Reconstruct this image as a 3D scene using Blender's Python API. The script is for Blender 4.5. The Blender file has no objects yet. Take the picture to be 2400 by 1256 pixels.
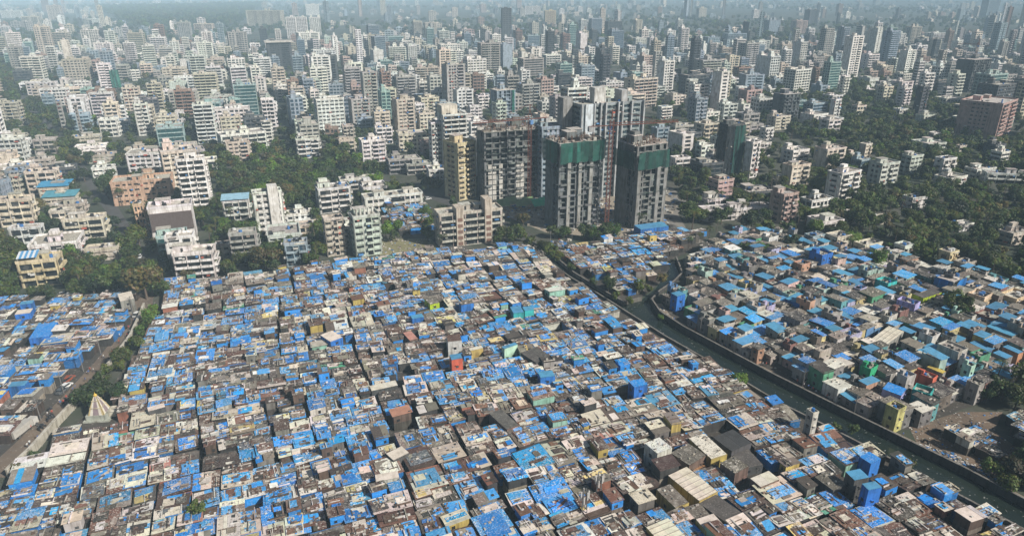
import bpy, math, random
import numpy as np
random.seed(7)
rnd = random.random
def U(a, b): return a + (b - a) * random.random()
SC = bpy.context.scene
COL = SC.collection

# ---------------------------------------------------------------- camera
FPX, CAMH = 1620.0, 117.0                      # focal length in photo pixels (2400 wide), flying height
TH = math.atan(658.0 / FPX)                    # pitch below the horizon
CT, ST = math.cos(TH), math.sin(TH)
cam_d = bpy.data.cameras.new('camera'); cam = bpy.data.objects.new('camera', cam_d); COL.objects.link(cam)
cam.location = (0, 0, CAMH); cam.rotation_euler = (math.pi / 2 - TH, 0, 0)
cam_d.sensor_width = 36; cam_d.lens = FPX / 2400 * 36
cam_d.clip_start = 1; cam_d.clip_end = 60000
SC.camera = cam
def G(u, v, z=0.0):
    """photo pixel -> world point at height z"""
    dx, dd = u - 1200.0, v - 628.0
    d = (dx, FPX * CT - dd * ST, -FPX * ST - dd * CT)
    t = (CAMH - z) / -d[2]
    return (d[0] * t, d[1] * t)
def PJ(x, y, z):
    """world point -> photo pixel, depth"""
    dep = y * CT + (CAMH - z) * ST
    up = y * ST - (CAMH - z) * CT
    return 1200 + FPX * x / dep, 628 - FPX * up / dep, dep

# ---------------------------------------------------------------- sky and sun
SUN_EL = math.radians(38)
sx, sy = 0.86, -0.51
n_ = math.hypot(sx, sy); sx /= n_; sy /= n_
world = bpy.data.worlds.new('World'); SC.world = world; world.use_nodes = True
wn = world.node_tree
bg = wn.nodes['Background']
sky = wn.nodes.new('ShaderNodeTexSky'); sky.sky_type = 'NISHITA'; sky.sun_disc = False
sky.sun_elevation = SUN_EL; sky.sun_rotation = math.atan2(sx, sy); sky.air_density = 1.0; sky.dust_density = 2.0
wn.links.new(sky.outputs[0], bg.inputs[0]); bg.inputs[1].default_value = 0.05
sun_d = bpy.data.lights.new('sun', 'SUN'); sun = bpy.data.objects.new('sun', sun_d); COL.objects.link(sun)
sun_d.energy = 5.0; sun_d.angle = math.radians(0.5); sun_d.color = (1.0, 0.95, 0.87)
from mathutils import Vector
sun.rotation_euler = Vector((-sx * math.cos(SUN_EL), -sy * math.cos(SUN_EL), -math.sin(SUN_EL))).to_track_quat('-Z', 'Y').to_euler()
SC.view_settings.view_transform = 'Standard'; SC.view_settings.look = 'None'
SC.view_settings.gamma = 1; SC.view_settings.use_curve_mapping = False
SC.view_settings.exposure = 0.2
SC.cycles.max_bounces = 5; SC.cycles.diffuse_bounces = 2; SC.cycles.glossy_bounces = 2
SC.cycles.transmission_bounces = 2; SC.cycles.volume_bounces = 1; SC.cycles.transparent_max_bounces = 6

# ---------------------------------------------------------------- materials
MATS = []; MI = {}
def _nt(name):
    m = bpy.data.materials.new(name); m.use_nodes = True
    MI[name] = len(MATS); MATS.append(m)
    nt = m.node_tree; b = nt.nodes['Principled BSDF']
    return m, nt, b
def N(nt, t, **kw):
    n = nt.nodes.new(t)
    for k, v in kw.items(): setattr(n, k, v)
    return n
def mixc(nt, fac, a, b, mode='MIX'):
    n = N(nt, 'ShaderNodeMix', data_type='RGBA', blend_type=mode)
    for i, s in ((0, fac), (6, a), (7, b)):
        if isinstance(s, (int, float)): n.inputs[i].default_value = s
        elif isinstance(s, tuple): n.inputs[i].default_value = (s + (1,))[:4]
        else: nt.links.new(s, n.inputs[i])
    return n.outputs[2]
def mth(nt, op, a, b=None, c=None):
    n = N(nt, 'ShaderNodeMath', operation=op)
    for i, s in enumerate((a, b, c)):
        if s is None: continue
        if isinstance(s, (int, float)): n.inputs[i].default_value = s
        else: nt.links.new(s, n.inputs[i])
    return n.outputs[0]
def wpos(nt, scale=(1, 1, 1), rz=0.0):
    g = N(nt, 'ShaderNodeNewGeometry'); mp = N(nt, 'ShaderNodeMapping')
    mp.inputs['Scale'].default_value = scale; mp.inputs['Rotation'].default_value = (0, 0, rz)
    nt.links.new(g.outputs['Position'], mp.inputs[0]); return mp.outputs[0]
def noise(nt, vec, scale, detail=3, rough=0.55, out=0):
    n = N(nt, 'ShaderNodeTexNoise'); n.inputs['Scale'].default_value = scale
    n.inputs['Detail'].default_value = detail; n.inputs['Roughness'].default_value = rough
    nt.links.new(vec, n.inputs['Vector']); return n.outputs[out]
def ramp(nt, fac, lo, hi):
    n = N(nt, 'ShaderNodeMapRange'); n.inputs[1].default_value = lo; n.inputs[2].default_value = hi
    nt.links.new(fac, n.inputs[0]); return n.outputs[0]
def attr(nt):
    a = N(nt, 'ShaderNodeAttribute'); a.attribute_name = 'col'; return a
def bump(nt, b, h, strength=0.4, dist=0.1):
    n = N(nt, 'ShaderNodeBump'); n.inputs['Strength'].default_value = strength; n.inputs['Distance'].default_value = dist
    nt.links.new(h, n.inputs['Height']); nt.links.new(n.outputs[0], b.inputs['Normal'])

# painted plaster / concrete: colour from the face, mottling, rain streaks
m, nt, b = _nt('plaster'); a = attr(nt)
n1 = noise(nt, wpos(nt), 0.35, 4); n2 = noise(nt, wpos(nt, (1.3, 1.3, 0.12)), 1.0, 3)
c = mixc(nt, mth(nt, 'MULTIPLY', ramp(nt, n1, 0.40, 0.68), 0.75), a.outputs[0], (0.58, 0.55, 0.51), 'MULTIPLY')
c = mixc(nt, mth(nt, 'MULTIPLY', ramp(nt, n2, 0.48, 0.66), 0.75), c, (0.42, 0.39, 0.35), 'MULTIPLY')
nt.links.new(c, b.inputs['Base Color']); b.inputs['Roughness'].default_value = 0.85
# window glazing: dark, varied from pane to pane, some curtains
m, nt, b = _nt('glazing'); a = attr(nt)
v = N(nt, 'ShaderNodeTexVoronoi'); v.inputs['Scale'].default_value = 0.55; nt.links.new(wpos(nt), v.inputs['Vector'])
sx_ = N(nt, 'ShaderNodeSeparateColor'); nt.links.new(v.outputs['Color'], sx_.inputs[0])
c = mixc(nt, mth(nt, 'MULTIPLY', ramp(nt, sx_.outputs[0], 0.6, 1.0), 0.4), a.outputs[0], (0.23, 0.22, 0.20))
nt.links.new(c, b.inputs['Base Color']); b.inputs['Roughness'].default_value = 0.25
# roof sheet: weathered corrugated sheet, grime, rust, fine clutter specks by alpha
m, nt, b = _nt('sheet'); a = attr(nt); p = wpos(nt)
c = mixc(nt, mth(nt, 'MULTIPLY', ramp(nt, noise(nt, p, 0.5, 5, 0.65), 0.45, 0.7), 0.6), a.outputs[0], (0.45, 0.42, 0.38), 'MULTIPLY')
c = mixc(nt, mth(nt, 'MULTIPLY', ramp(nt, noise(nt, wpos(nt, (1, 1, 1), 0.5), 0.33, 4, 0.6), 0.52, 0.75), a.outputs['Alpha']), c, (0.62, 0.58, 0.51))
w = N(nt, 'ShaderNodeTexWave', wave_type='BANDS', bands_direction='X'); w.inputs['Scale'].default_value = 1.3; w.inputs['Distortion'].default_value = 0.3
nt.links.new(wpos(nt, (1, 1, 1), -0.367), w.inputs['Vector'])
c = mixc(nt, mth(nt, 'MULTIPLY', w.outputs['Fac'], 0.25), c, (0.5, 0.48, 0.45), 'MULTIPLY')
s1 = ramp(nt, noise(nt, wpos(nt, (1.2, 1.8, 1.5), -0.367), 1.8, 2, 0.6), 0.585, 0.625)
c = mixc(nt, mth(nt, 'MULTIPLY', s1, a.outputs['Alpha']), c, (0.72, 0.68, 0.61))
s2 = ramp(nt, noise(nt, wpos(nt, (1.5, 1.3, 1.1), 0.9), 1.9, 2, 0.6), 0.575, 0.615)
c = mixc(nt, mth(nt, 'MULTIPLY', s2, a.outputs['Alpha']), c, (0.03, 0.026, 0.023))
nt.links.new(c, b.inputs['Base Color']); b.inputs['Roughness'].default_value = 0.7
bump(nt, b, w.outputs['Fac'], 0.5, 0.08)
# tarpaulin: blue plastic, sagging folds, faded areas, pale and dark weights by alpha
m, nt, b = _nt('tarpaulin'); a = attr(nt); p = wpos(nt)
c = mixc(nt, ramp(nt, noise(nt, p, 0.45, 4), 0.35, 0.75), a.outputs[0], (1.3, 1.35, 1.2), 'MULTIPLY')
s0 = ramp(nt, noise(nt, wpos(nt, (1, 1, 1), 1.1), 0.30, 4, 0.6), 0.48, 0.80)
c = mixc(nt, mth(nt, 'MULTIPLY', s0, a.outputs['Alpha']), c, (0.40, 0.48, 0.62))
s1 = ramp(nt, noise(nt, wpos(nt, (1.3, 1.8, 1.5), -0.367), 1.7, 3, 0.6), 0.555, 0.60)
c = mixc(nt, mth(nt, 'MULTIPLY', s1, a.outputs['Alpha']), c, (0.74, 0.72, 0.68))
s2 = ramp(nt, noise(nt, wpos(nt, (1.6, 1.4, 1.1), 0.9), 1.9, 2, 0.6), 0.57, 0.61)
c = mixc(nt, mth(nt, 'MULTIPLY', s2, a.outputs['Alpha']), c, (0.03, 0.03, 0.035))
nt.links.new(c, b.inputs['Base Color']); b.inputs['Roughness'].default_value = 0.5
bump(nt, b, noise(nt, p, 1.2, 4), 0.8, 0.35)
# leaves
m, nt, b = _nt('leaf'); a = attr(nt); oi = N(nt, 'ShaderNodeObjectInfo')
c = mixc(nt, oi.outputs['Random'], mixc(nt, 1.0, a.outputs[0], (0.65, 0.65, 0.75), 'MULTIPLY'), mixc(nt, 1.0, a.outputs[0], (1.75, 1.6, 1.2), 'MULTIPLY'))
c = mixc(nt, ramp(nt, noise(nt, wpos(nt), 0.09, 2), 0.3, 0.75), c, (1.5, 1.25, 0.8), 'MULTIPLY')
nt.links.new(c, b.inputs['Base Color']); b.inputs['Roughness'].default_value = 0.6
tr = N(nt, 'ShaderNodeBsdfTranslucent'); nt.links.new(c, tr.inputs[0]); mx = N(nt, 'ShaderNodeMixShader'); mx.inputs[0].default_value = 0.3
nt.links.new(b.outputs[0], mx.inputs[1]); nt.links.new(tr.outputs[0], mx.inputs[2])
nt.links.new(mx.outputs[0], nt.nodes['Material Output'].inputs[0])
# bark
m, nt, b = _nt('bark'); c = mixc(nt, noise(nt, wpos(nt, (3, 3, 0.6)), 2), (0.05, 0.035, 0.025), (0.16, 0.12, 0.09))
nt.links.new(c, b.inputs['Base Color']); b.inputs['Roughness'].default_value = 0.9
# plain painted metal / coloured solid
m, nt, b = _nt('paint'); a = attr(nt)
c = mixc(nt, mth(nt, 'MULTIPLY', ramp(nt, noise(nt, wpos(nt), 1.2, 3), 0.4, 0.75), 0.4), a.outputs[0], (0.5, 0.45, 0.4), 'MULTIPLY')
nt.links.new(c, b.inputs['Base Color']); b.inputs['Roughness'].default_value = 0.45
# safety net: woven, lets some light through
m, nt, b = _nt('safety_net'); a = attr(nt)
c = mixc(nt, ramp(nt, noise(nt, wpos(nt, (0.5, 0.5, 0.15)), 1.2, 3), 0.3, 0.7), a.outputs[0], (0.5, 0.55, 0.55), 'MULTIPLY')
nt.links.new(c, b.inputs['Base Color']); b.inputs['Roughness'].default_value = 0.6; b.inputs['Alpha'].default_value = 0.86
bump(nt, b, noise(nt, wpos(nt, (1, 1, 0.2)), 0.9, 3), 0.7, 0.5)
# earth
m, nt, b = _nt('earth'); p = wpos(nt); a = attr(nt)
c = mixc(nt, ramp(nt, noise(nt, p, 0.08, 6, 0.65), 0.35, 0.7), a.outputs[0], (1.6, 1.55, 1.45), 'MULTIPLY')
s1 = ramp(nt, noise(nt, p, 0.9, 3, 0.6), 0.60, 0.66)
c = mixc(nt, mth(nt, 'MULTIPLY', s1, a.outputs['Alpha']), c, (0.42, 0.39, 0.35))
nt.links.new(c, b.inputs['Base Color']); b.inputs['Roughness'].default_value = 0.95
bump(nt, b, noise(nt, p, 0.8, 5), 0.6, 0.3)
# wide ground beyond: earth, scrub and yards
m, nt, b = _nt('ground'); p = wpos(nt)
c = mixc(nt, ramp(nt, noise(nt, p, 0.012, 6, 0.6), 0.40, 0.58), (0.026, 0.040, 0.020), (0.085, 0.082, 0.065))
c = mixc(nt, ramp(nt, noise(nt, p, 0.15, 4, 0.6), 0.45, 0.7), c, (0.035, 0.045, 0.025))
nt.links.new(c, b.inputs['Base Color']); b.inputs['Roughness'].default_value = 0.95
# asphalt
m, nt, b = _nt('asphalt'); p = wpos(nt); a = attr(nt)
c = mixc(nt, ramp(nt, noise(nt, p, 0.3, 5, 0.65), 0.3, 0.75), a.outputs[0], (1.5, 1.45, 1.35), 'MULTIPLY')
nt.links.new(c, b.inputs['Base Color']); b.inputs['Roughness'].default_value = 0.9
# canal water: murky, still, glossy
m, nt, b = _nt('water'); p = wpos(nt)
c = mixc(nt, ramp(nt, noise(nt, p, 0.05, 4), 0.35, 0.7), (0.008, 0.015, 0.013), (0.022, 0.031, 0.024))
s1 = ramp(nt, noise(nt, p, 0.9, 3, 0.6), 0.655, 0.68)
c = mixc(nt, mth(nt, 'MULTIPLY', s1, 0.7), c, (0.35, 0.35, 0.33))
nt.links.new(c, b.inputs['Base Color']); b.inputs['Roughness'].default_value = 0.14; b.inputs['Specular IOR Level'].default_value = 0.3
bump(nt, b, noise(nt, p, 0.7, 3), 0.06, 0.1)

# ---------------------------------------------------------------- mesh builder
def C4(c, s=0.0): return (c[0], c[1], c[2], s)
def vary(c, k=0.12, h=0.04):
    j = 1 + U(-k, k)
    return tuple(max(0.01, min(0.9, x * j * (1 + U(-h, h)))) for x in c[:3])
class MB:
    __slots__ = ('v', 'f', 'm', 'c')
    def __init__(s): s.v = []; s.f = []; s.m = []; s.c = []
    def face(s, pts, mat, col):
        i = len(s.v); s.v.extend(pts); s.f.append(tuple(range(i, i + len(pts)))); s.m.append(mat); s.c.append(col)
    def hexa(s, p, mat, col, bottom=False, topmat=None, topcol=None, top=True):
        """p: 8 points, bottom 4 ccw then top 4 ccw"""
        i = len(s.v); s.v.extend(p)
        fs = [(i, i+1, i+5, i+4), (i+1, i+2, i+6, i+5), (i+2, i+3, i+7, i+6), (i+3, i, i+4, i+7)]
        s.f.extend(fs); s.m.extend([mat] * 4); s.c.extend([col] * 4)
        if top: s.f.append((i+4, i+5, i+6, i+7)); s.m.append(mat if topmat is None else topmat); s.c.append(col if topcol is None else topcol)
        if bottom: s.f.append((i+3, i+2, i+1, i)); s.m.append(mat); s.c.append(col)
    def box(s, x0, x1, y0, y1, z0, z1, mat, col, R=(1, 0, 0, 0), **k):
        ca, sa, ox, oy = R
        q = [(ox + ca*x - sa*y, oy + sa*x + ca*y) for x, y in ((x0, y0), (x1, y0), (x1, y1), (x0, y1))]
        s.hexa([(x, y, z0) for x, y in q] + [(x, y, z1) for x, y in q], mat, col, **k)
    def slab(s, x0, x1, y0, y1, z00, z10, z11, z01, t, mat, col, R=(1, 0, 0, 0), **k):
        """sloped sheet: top heights at the 4 corners, thickness t"""
        ca, sa, ox, oy = R
        q = [(ox + ca*x - sa*y, oy + sa*x + ca*y) for x, y in ((x0, y0), (x1, y0), (x1, y1), (x0, y1))]
        z = (z00, z10, z11, z01)
        s.hexa([(q[i][0], q[i][1], z[i] - t) for i in range(4)] + [(q[i][0], q[i][1], z[i]) for i in range(4)], mat, col, **k)
    def cyl(s, x, y, z0, z1, r, mat, col, n=8, r1=None, cap=True):
        r1 = r if r1 is None else r1; i = len(s.v)
        for k in range(n):
            t = 2*math.pi*k/n; s.v.append((x + r*math.cos(t), y + r*math.sin(t), z0))
        for k in range(n):
            t = 2*math.pi*k/n; s.v.append((x + r1*math.cos(t), y + r1*math.sin(t), z1))
        for k in range(n):
            k2 = (k+1) % n; s.f.append((i+k, i+k2, i+n+k2, i+n+k)); s.m.append(mat); s.c.append(col)
        if cap: s.f.append(tuple(range(i+n, i+2*n))); s.m.append(mat); s.c.append(col)
    def bar(s, p, q, r, mat, col):
        p = Vector(p); q = Vector(q); d = (q - p).normalized()
        e = d.cross(Vector((0, 0, 1)) if abs(d.z) < 0.9 else Vector((1, 0, 0))).normalized() * r; g = d.cross(e)
        s.hexa([tuple(p + a*e + b_*g) for a, b_ in ((-1, -1), (1, -1), (1, 1), (-1, 1))] + [tuple(q + a*e + b_*g) for a, b_ in ((-1, -1), (1, -1), (1, 1), (-1, 1))], mat, col, bottom=True)
    def add(s, o, off=(0, 0, 0)):
        i = len(s.v); x, y, z = off
        s.v.extend((a + x, b_ + y, c_ + z) for a, b_, c_ in o.v)
        s.f.extend(tuple(k + i for k in f) for f in o.f); s.m.extend(o.m); s.c.extend(o.c)
    def mesh(s, name):
        me = bpy.data.meshes.new(name)
        nf = len(s.f); tot = np.fromiter((len(f) for f in s.f), np.int32, nf)
        start = np.zeros(nf, np.int32); start[1:] = np.cumsum(tot)[:-1]
        me.vertices.add(len(s.v)); me.vertices.foreach_set('co', np.array(s.v, np.float32).ravel())
        me.loops.add(int(tot.sum())); me.loops.foreach_set('vertex_index', np.fromiter((k for f in s.f for k in f), np.int32, int(tot.sum())))
        me.polygons.add(nf); me.polygons.foreach_set('loop_start', start)
        used = sorted(set(s.m)); re = {k: i for i, k in enumerate(used)}
        for k in used: me.materials.append(MATS[k])
        me.polygons.foreach_set('material_index', np.fromiter((re[k] for k in s.m), np.int32, nf))
        at = me.attributes.new('col', 'FLOAT_COLOR', 'FACE')
        at.data.foreach_set('color', np.array([(c + (0.0,))[:4] if len(c) == 3 else c for c in s.c], np.float32).ravel())
        me.polygons.foreach_set('use_smooth', np.zeros(nf, bool))
        me.update(calc_edges=True); me.validate()
        return me
    def build(s, name, parent=None, loc=(0, 0, 0)):
        if not s.f: return None
        o = bpy.data.objects.new(name, s.mesh(name)); COL.objects.link(o); o.location = loc
        if parent: o.parent = parent
        return o
PL, GL, SH, TP, LF, BK, PT, NET, EA, AS, WT = (MI[k] for k in ('plaster', 'glazing', 'sheet', 'tarpaulin', 'leaf', 'bark', 'paint', 'safety_net', 'earth', 'asphalt', 'water'))
THINGS = []          # (object, look, pixel u, v, unique?)
def thing(name, look, cat, loc, group=None, unique=False):
    o = bpy.data.objects.new(name, None); COL.objects.link(o); o.location = loc
    o['category'] = cat
    if group: o['group'] = group
    u, v, _ = PJ(*loc); THINGS.append((o, look, u, v, unique)); return o
def tag(o, look, cat, group=None, unique=False):
    o['category'] = cat
    if group: o['group'] = group
    u, v, _ = PJ(*o.location); THINGS.append((o, look, u, v, unique))
def setting(o, kind='structure', label=None):
    o['kind'] = kind
    if label: o['label'] = label
    return o
def inpoly(x, y, P):
    r = False; j = len(P) - 1
    for i in range(len(P)):
        if (P[i][1] > y) != (P[j][1] > y) and x < (P[j][0]-P[i][0])*(y-P[i][1])/(P[j][1]-P[i][1]) + P[i][0]: r = not r
        j = i
    return r
def WP(pts): return [G(u, v) for u, v in pts]
def sheet(name, pts, z, mat, col, label=None):
    mb = MB(); mb.face([(x, y, z) for x, y in pts], mat, col); o = mb.build(name)
    return setting(o, 'structure', label)
def strip(pts, half):
    """polyline -> left/right offset points"""
    L, R_ = [], []
    for i, (x, y) in enumerate(pts):
        a_ = pts[max(0, i-1)]; b_ = pts[min(len(pts)-1, i+1)]
        dx, dy = b_[0]-a_[0], b_[1]-a_[1]; k = math.hypot(dx, dy)
        L.append((x - dy/k*half, y + dx/k*half)); R_.append((x + dy/k*half, y - dx/k*half))
    return L, R_
def road(name, pts, half, z, mat, col):
    L, R_ = strip(pts, half); mb = MB()
    for i in range(len(pts)-1):
        mb.face([(*L[i], z), (*R_[i], z), (*R_[i+1], z), (*L[i+1], z)], mat, col)
    return setting(mb.build(name))
def wallstrip(mb, pts, t, z0, z1, mat, col):
    L, R_ = strip(pts, t/2)
    for i in range(len(pts)-1):
        mb.hexa([(*L[i], z0), (*R_[i], z0), (*R_[i+1], z0), (*L[i+1], z0), (*L[i], z1), (*R_[i], z1), (*R_[i+1], z1), (*L[i+1], z1)][0:4][::-1] +
                [(*L[i], z1), (*R_[i], z1), (*R_[i+1], z1), (*L[i+1], z1)][::-1], mat, col)
def tube(mb, pts, rad, mat, col, n=6):
    rings = []
    for i, p in enumerate(pts):
        a_ = Vector(pts[max(0, i-1)]); b_ = Vector(pts[min(len(pts)-1, i+1)]); d = (b_-a_).normalized()
        e = d.cross(Vector((1, 0, 0.01)) if abs(d.x) < 0.8 else Vector((0, 1, 0))).normalized(); g = d.cross(e)
        k0 = len(mb.v)
        for k in range(n):
            t = 2*math.pi*k/n; mb.v.append(tuple(Vector(p) + rad[i]*(math.cos(t)*e + math.sin(t)*g)))
        rings.append(k0)
    for i in range(len(rings)-1):
        for k in range(n):
            k2 = (k+1) % n
            mb.f.append((rings[i]+k, rings[i]+k2, rings[i+1]+k2, rings[i+1]+k)); mb.m.append(mat); mb.c.append(col)
# ================================================================ the setting
gm = MB()
GX = 13000
for i in range(8):
    for j in range(8):
        x0, x1 = -GX + i*GX/4, -GX + (i+1)*GX/4; y0, y1 = -400 + j*1900, -400 + (j+1)*1900
        gm.face([(x0, y0, 0), (x1, y0, 0), (x1, y1, 0), (x0, y1, 0)], MI['ground'], (1, 1, 1))
setting(gm.build('ground'))
FOOT = []
A_SLUM, A_EAST, A_WEST = math.radians(21), math.radians(30), math.radians(9)
# canal: banks traced on the ground
bank_w = WP([(1232, 578), (1272, 604), (1335, 652), (1402, 692), (1470, 735), (1560, 792), (1700, 872), (1830, 950), (1960, 1015), (2110, 1092), (2260, 1172), (2400, 1247), (2560, 1335)])
bank_e = WP([(1525, 712), (1545, 742), (1600, 778), (1700, 832), (1800, 886), (1950, 962), (2100, 1036), (2250, 1110), (2400, 1190), (2580, 1285)])
bank_n = WP([(1250, 572), (1292, 598), (1346, 645), (1414, 687), (1462, 714), (1502, 704), (1537, 676), (1556, 650), (1570, 628), (1562, 612)])
bank_ne = WP([(1584, 610), (1592, 630), (1598, 648), (1578, 668), (1545, 690), (1525, 712)])
wpoly = bank_w + bank_e[::-1] + bank_ne[::-1][1:] + bank_n[::-1]
sheet('canal_water', wpoly, 0.012, WT, (0, 0, 0, 0))
setting(bpy.data.objects['canal_water'], 'structure')
CANAL = wpoly
EARTH = (0.045, 0.040, 0.034, 0.3)
P_MAIN = WP([(392, 668), (620, 645), (760, 622), (900, 606), (1040, 590), (1180, 580), (1232, 580), (1268, 606), (1335, 655), (1400, 696), (1478, 745), (1560, 797), (1700, 877), (1830, 956), (1960, 1020), (2110, 1097), (2260, 1178), (2420, 1264), (2500, 1345), (-120, 1345), (-20, 1160), (92, 1060), (170, 1000), (205, 968), (272, 952), (262, 905), (300, 850), (340, 790), (368, 745), (385, 700)])
P_WEST = WP([(-190, 735), (-40, 716), (110, 706), (326, 684), (326, 722), (300, 765), (232, 840), (160, 918), (96, 992), (10, 1072), (-200, 1230)])
P_MID = WP([(1302, 590), (1400, 574), (1490, 560), (1600, 545), (1662, 546), (1640, 580), (1590, 602), (1570, 612), (1566, 640), (1545, 664), (1500, 700), (1462, 708), (1360, 645)])
P_EAST = WP([(1604, 618), (1640, 590), (1660, 568), (1740, 545), (1830, 560), (1960, 585), (2100, 610), (2200, 640), (2330, 660), (2470, 690), (2500, 900), (2360, 925), (2250, 960), (2150, 1005), (2080, 1008), (1950, 942), (1800, 868), (1700, 814), (1610, 762), (1560, 732), (1546, 712), (1590, 678), (1608, 650)])
sheet('slum_earth', P_MAIN, 0.004, EA, EARTH)
sheet('slum_earth', P_WEST, 0.004, EA, EARTH)
sheet('slum_earth', P_MID, 0.004, EA, EARTH)
sheet('slum_earth', P_EAST, 0.004, EA, EARTH)
P_YARD = WP([(2130, 1000), (2250, 965), (2350, 965), (2330, 1010), (2400, 1060), (2420, 1130), (2330, 1120), (2230, 1060), (2150, 1040)])
sheet('dirt_yard', P_YARD, 0.006, EA, (0.115, 0.085, 0.062, 0.5))
P_BUILD = WP([(1180, 505), (1280, 545), (1450, 560), (1560, 530), (1600, 470), (1560, 440), (1400, 440), (1170, 470)])
sheet('building_site_ground', P_BUILD, 0.006, EA, (0.22, 0.19, 0.15, 0.4))
sheet('vacant_plot', WP([(890, 560), (1010, 560), (1040, 590), (890, 606)]), 0.006, EA, (0.16, 0.15, 0.08, 0.5))
# lane on the west: earth road beside a long concrete wall
lane = WP([(-20, 1118), (64, 1040), (166, 938), (246, 850), (306, 775), (334, 718), (340, 670)])
road('dirt_road', lane, 3.6, 0.010, EA, (0.115, 0.088, 0.066, 0.25))
mb = MB(); wl = [G(u, v) for u, v in ((20, 1120), (75, 1068), (135, 1000), (205, 925), (262, 862), (308, 800), (330, 752), (340, 725))]
wallstrip(mb, wl, 0.45, 0, 2.6, PL, (0.42, 0.39, 0.32)); wallstrip(mb, wl, 0.8, 2.6, 2.8, PL, (0.5, 0.47, 0.4))
for k in range(len(wl)-1):
    x0, y0 = wl[k]; x1, y1 = wl[k+1]; q = int(math.hypot(x1-x0, y1-y0)/4)
    for j in range(q):
        mb.cyl(x0+(x1-x0)*j/q+0.3, y0+(y1-y0)*j/q, 0, 2.55, 0.16, PL, (0.36, 0.34, 0.29), 4)
o = mb.build('boundary_wall'); tag(o, 'long weathered concrete wall along the earth road beside the temple', 'wall', unique=True)
# asphalt streets between the apartment blocks
road('street', WP([(392, 660), (350, 625), (322, 597), (296, 545), (262, 490), (215, 430), (165, 360), (115, 300), (40, 215)]), 3.4, 0.010, AS, (0.055, 0.055, 0.055))
road('street', WP([(1245, 560), (1130, 500), (1040, 470), (960, 440), (880, 420)]), 4.0, 0.010, AS, (0.05, 0.05, 0.05))
road('street', WP([(1635, 570), (1590, 535), (1572, 500), (1592, 470), (1560, 440)]), 4.0, 0.012, AS, (0.16, 0.15, 0.135))
# embankment walls of the canal
def embank(pts, h, label, col=(0.055, 0.052, 0.047)):  # default wall colour darkened to stand in for shade on the canal face
    mb = MB(); wallstrip(mb, pts, 0.5, 0, h, PL, col); wallstrip(mb, pts, 0.62, h, h+0.16, PL, (0.20, 0.185, 0.165))
    o = mb.build('canal_wall'); tag(o, label, 'wall', unique=True)
embank(strip(bank_e, 0.2)[0], 2.3, 'long dark embankment wall on the far bank of the canal')
embank(bank_ne, 1.8, 'curved embankment wall where the side channel joins the canal')
embank(strip(bank_w, 0.2)[1], 0.9, 'low wall between the tarpaulin roofs and the canal', (0.12, 0.11, 0.1))
embank(strip(bank_n, 0.3)[1][:6], 1.5, 'stone channel wall beside the grey roofed quarter', (0.16, 0.15, 0.13))
road('canal_path', strip(bank_e, 2.6)[0], 2.0, 0.014, EA, (0.20, 0.16, 0.12, 0.3))

# ================================================================ apartment buildings
WC = dict(w=(0.76, 0.75, 0.72), c=(0.65, 0.59, 0.49), g=(0.40, 0.39, 0.37), e=(0.50, 0.455, 0.39), k=(0.09, 0.10, 0.11), p=(0.48, 0.37, 0.335),
          y=(0.66, 0.55, 0.35), o=(0.62, 0.42, 0.29), b=(0.30, 0.37, 0.43), r=(0.30, 0.21, 0.17), t=(0.34, 0.47, 0.45), m=(0.58, 0.62, 0.56), B=(0.34, 0.38, 0.41), P=(0.46, 0.31, 0.265))
CN = dict(w='white', c='cream', g='grey', e='beige', k='dark', p='pink', y='yellow', o='peach', b='blue grey', r='brown', t='teal', m='pale green', B='blue grey', P='pink')
GLASS = dict(B=(0.03, 0.05, 0.065), k=(0.02, 0.03, 0.04), t=(0.02, 0.07, 0.075), b=(0.03, 0.06, 0.09))
def fbox(mb, F, w, d, s0, s1, o0, o1, z0, z1, mat, col, R, **k):
    if F == 0: mb.box(s0 - w/2, s1 - w/2, -d/2 - o1, -d/2 - o0, z0, z1, mat, col, R, **k)
    elif F == 1: mb.box(w/2 + o0, w/2 + o1, s0 - d/2, s1 - d/2, z0, z1, mat, col, R, **k)
    elif F == 2: mb.box(w/2 - s1, w/2 - s0, d/2 + o0, d/2 + o1, z0, z1, mat, col, R, **k)
    else: mb.box(-w/2 - o1, -w/2 - o0, d/2 - s1, d/2 - s0, z0, z1, mat, col, R, **k)
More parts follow.
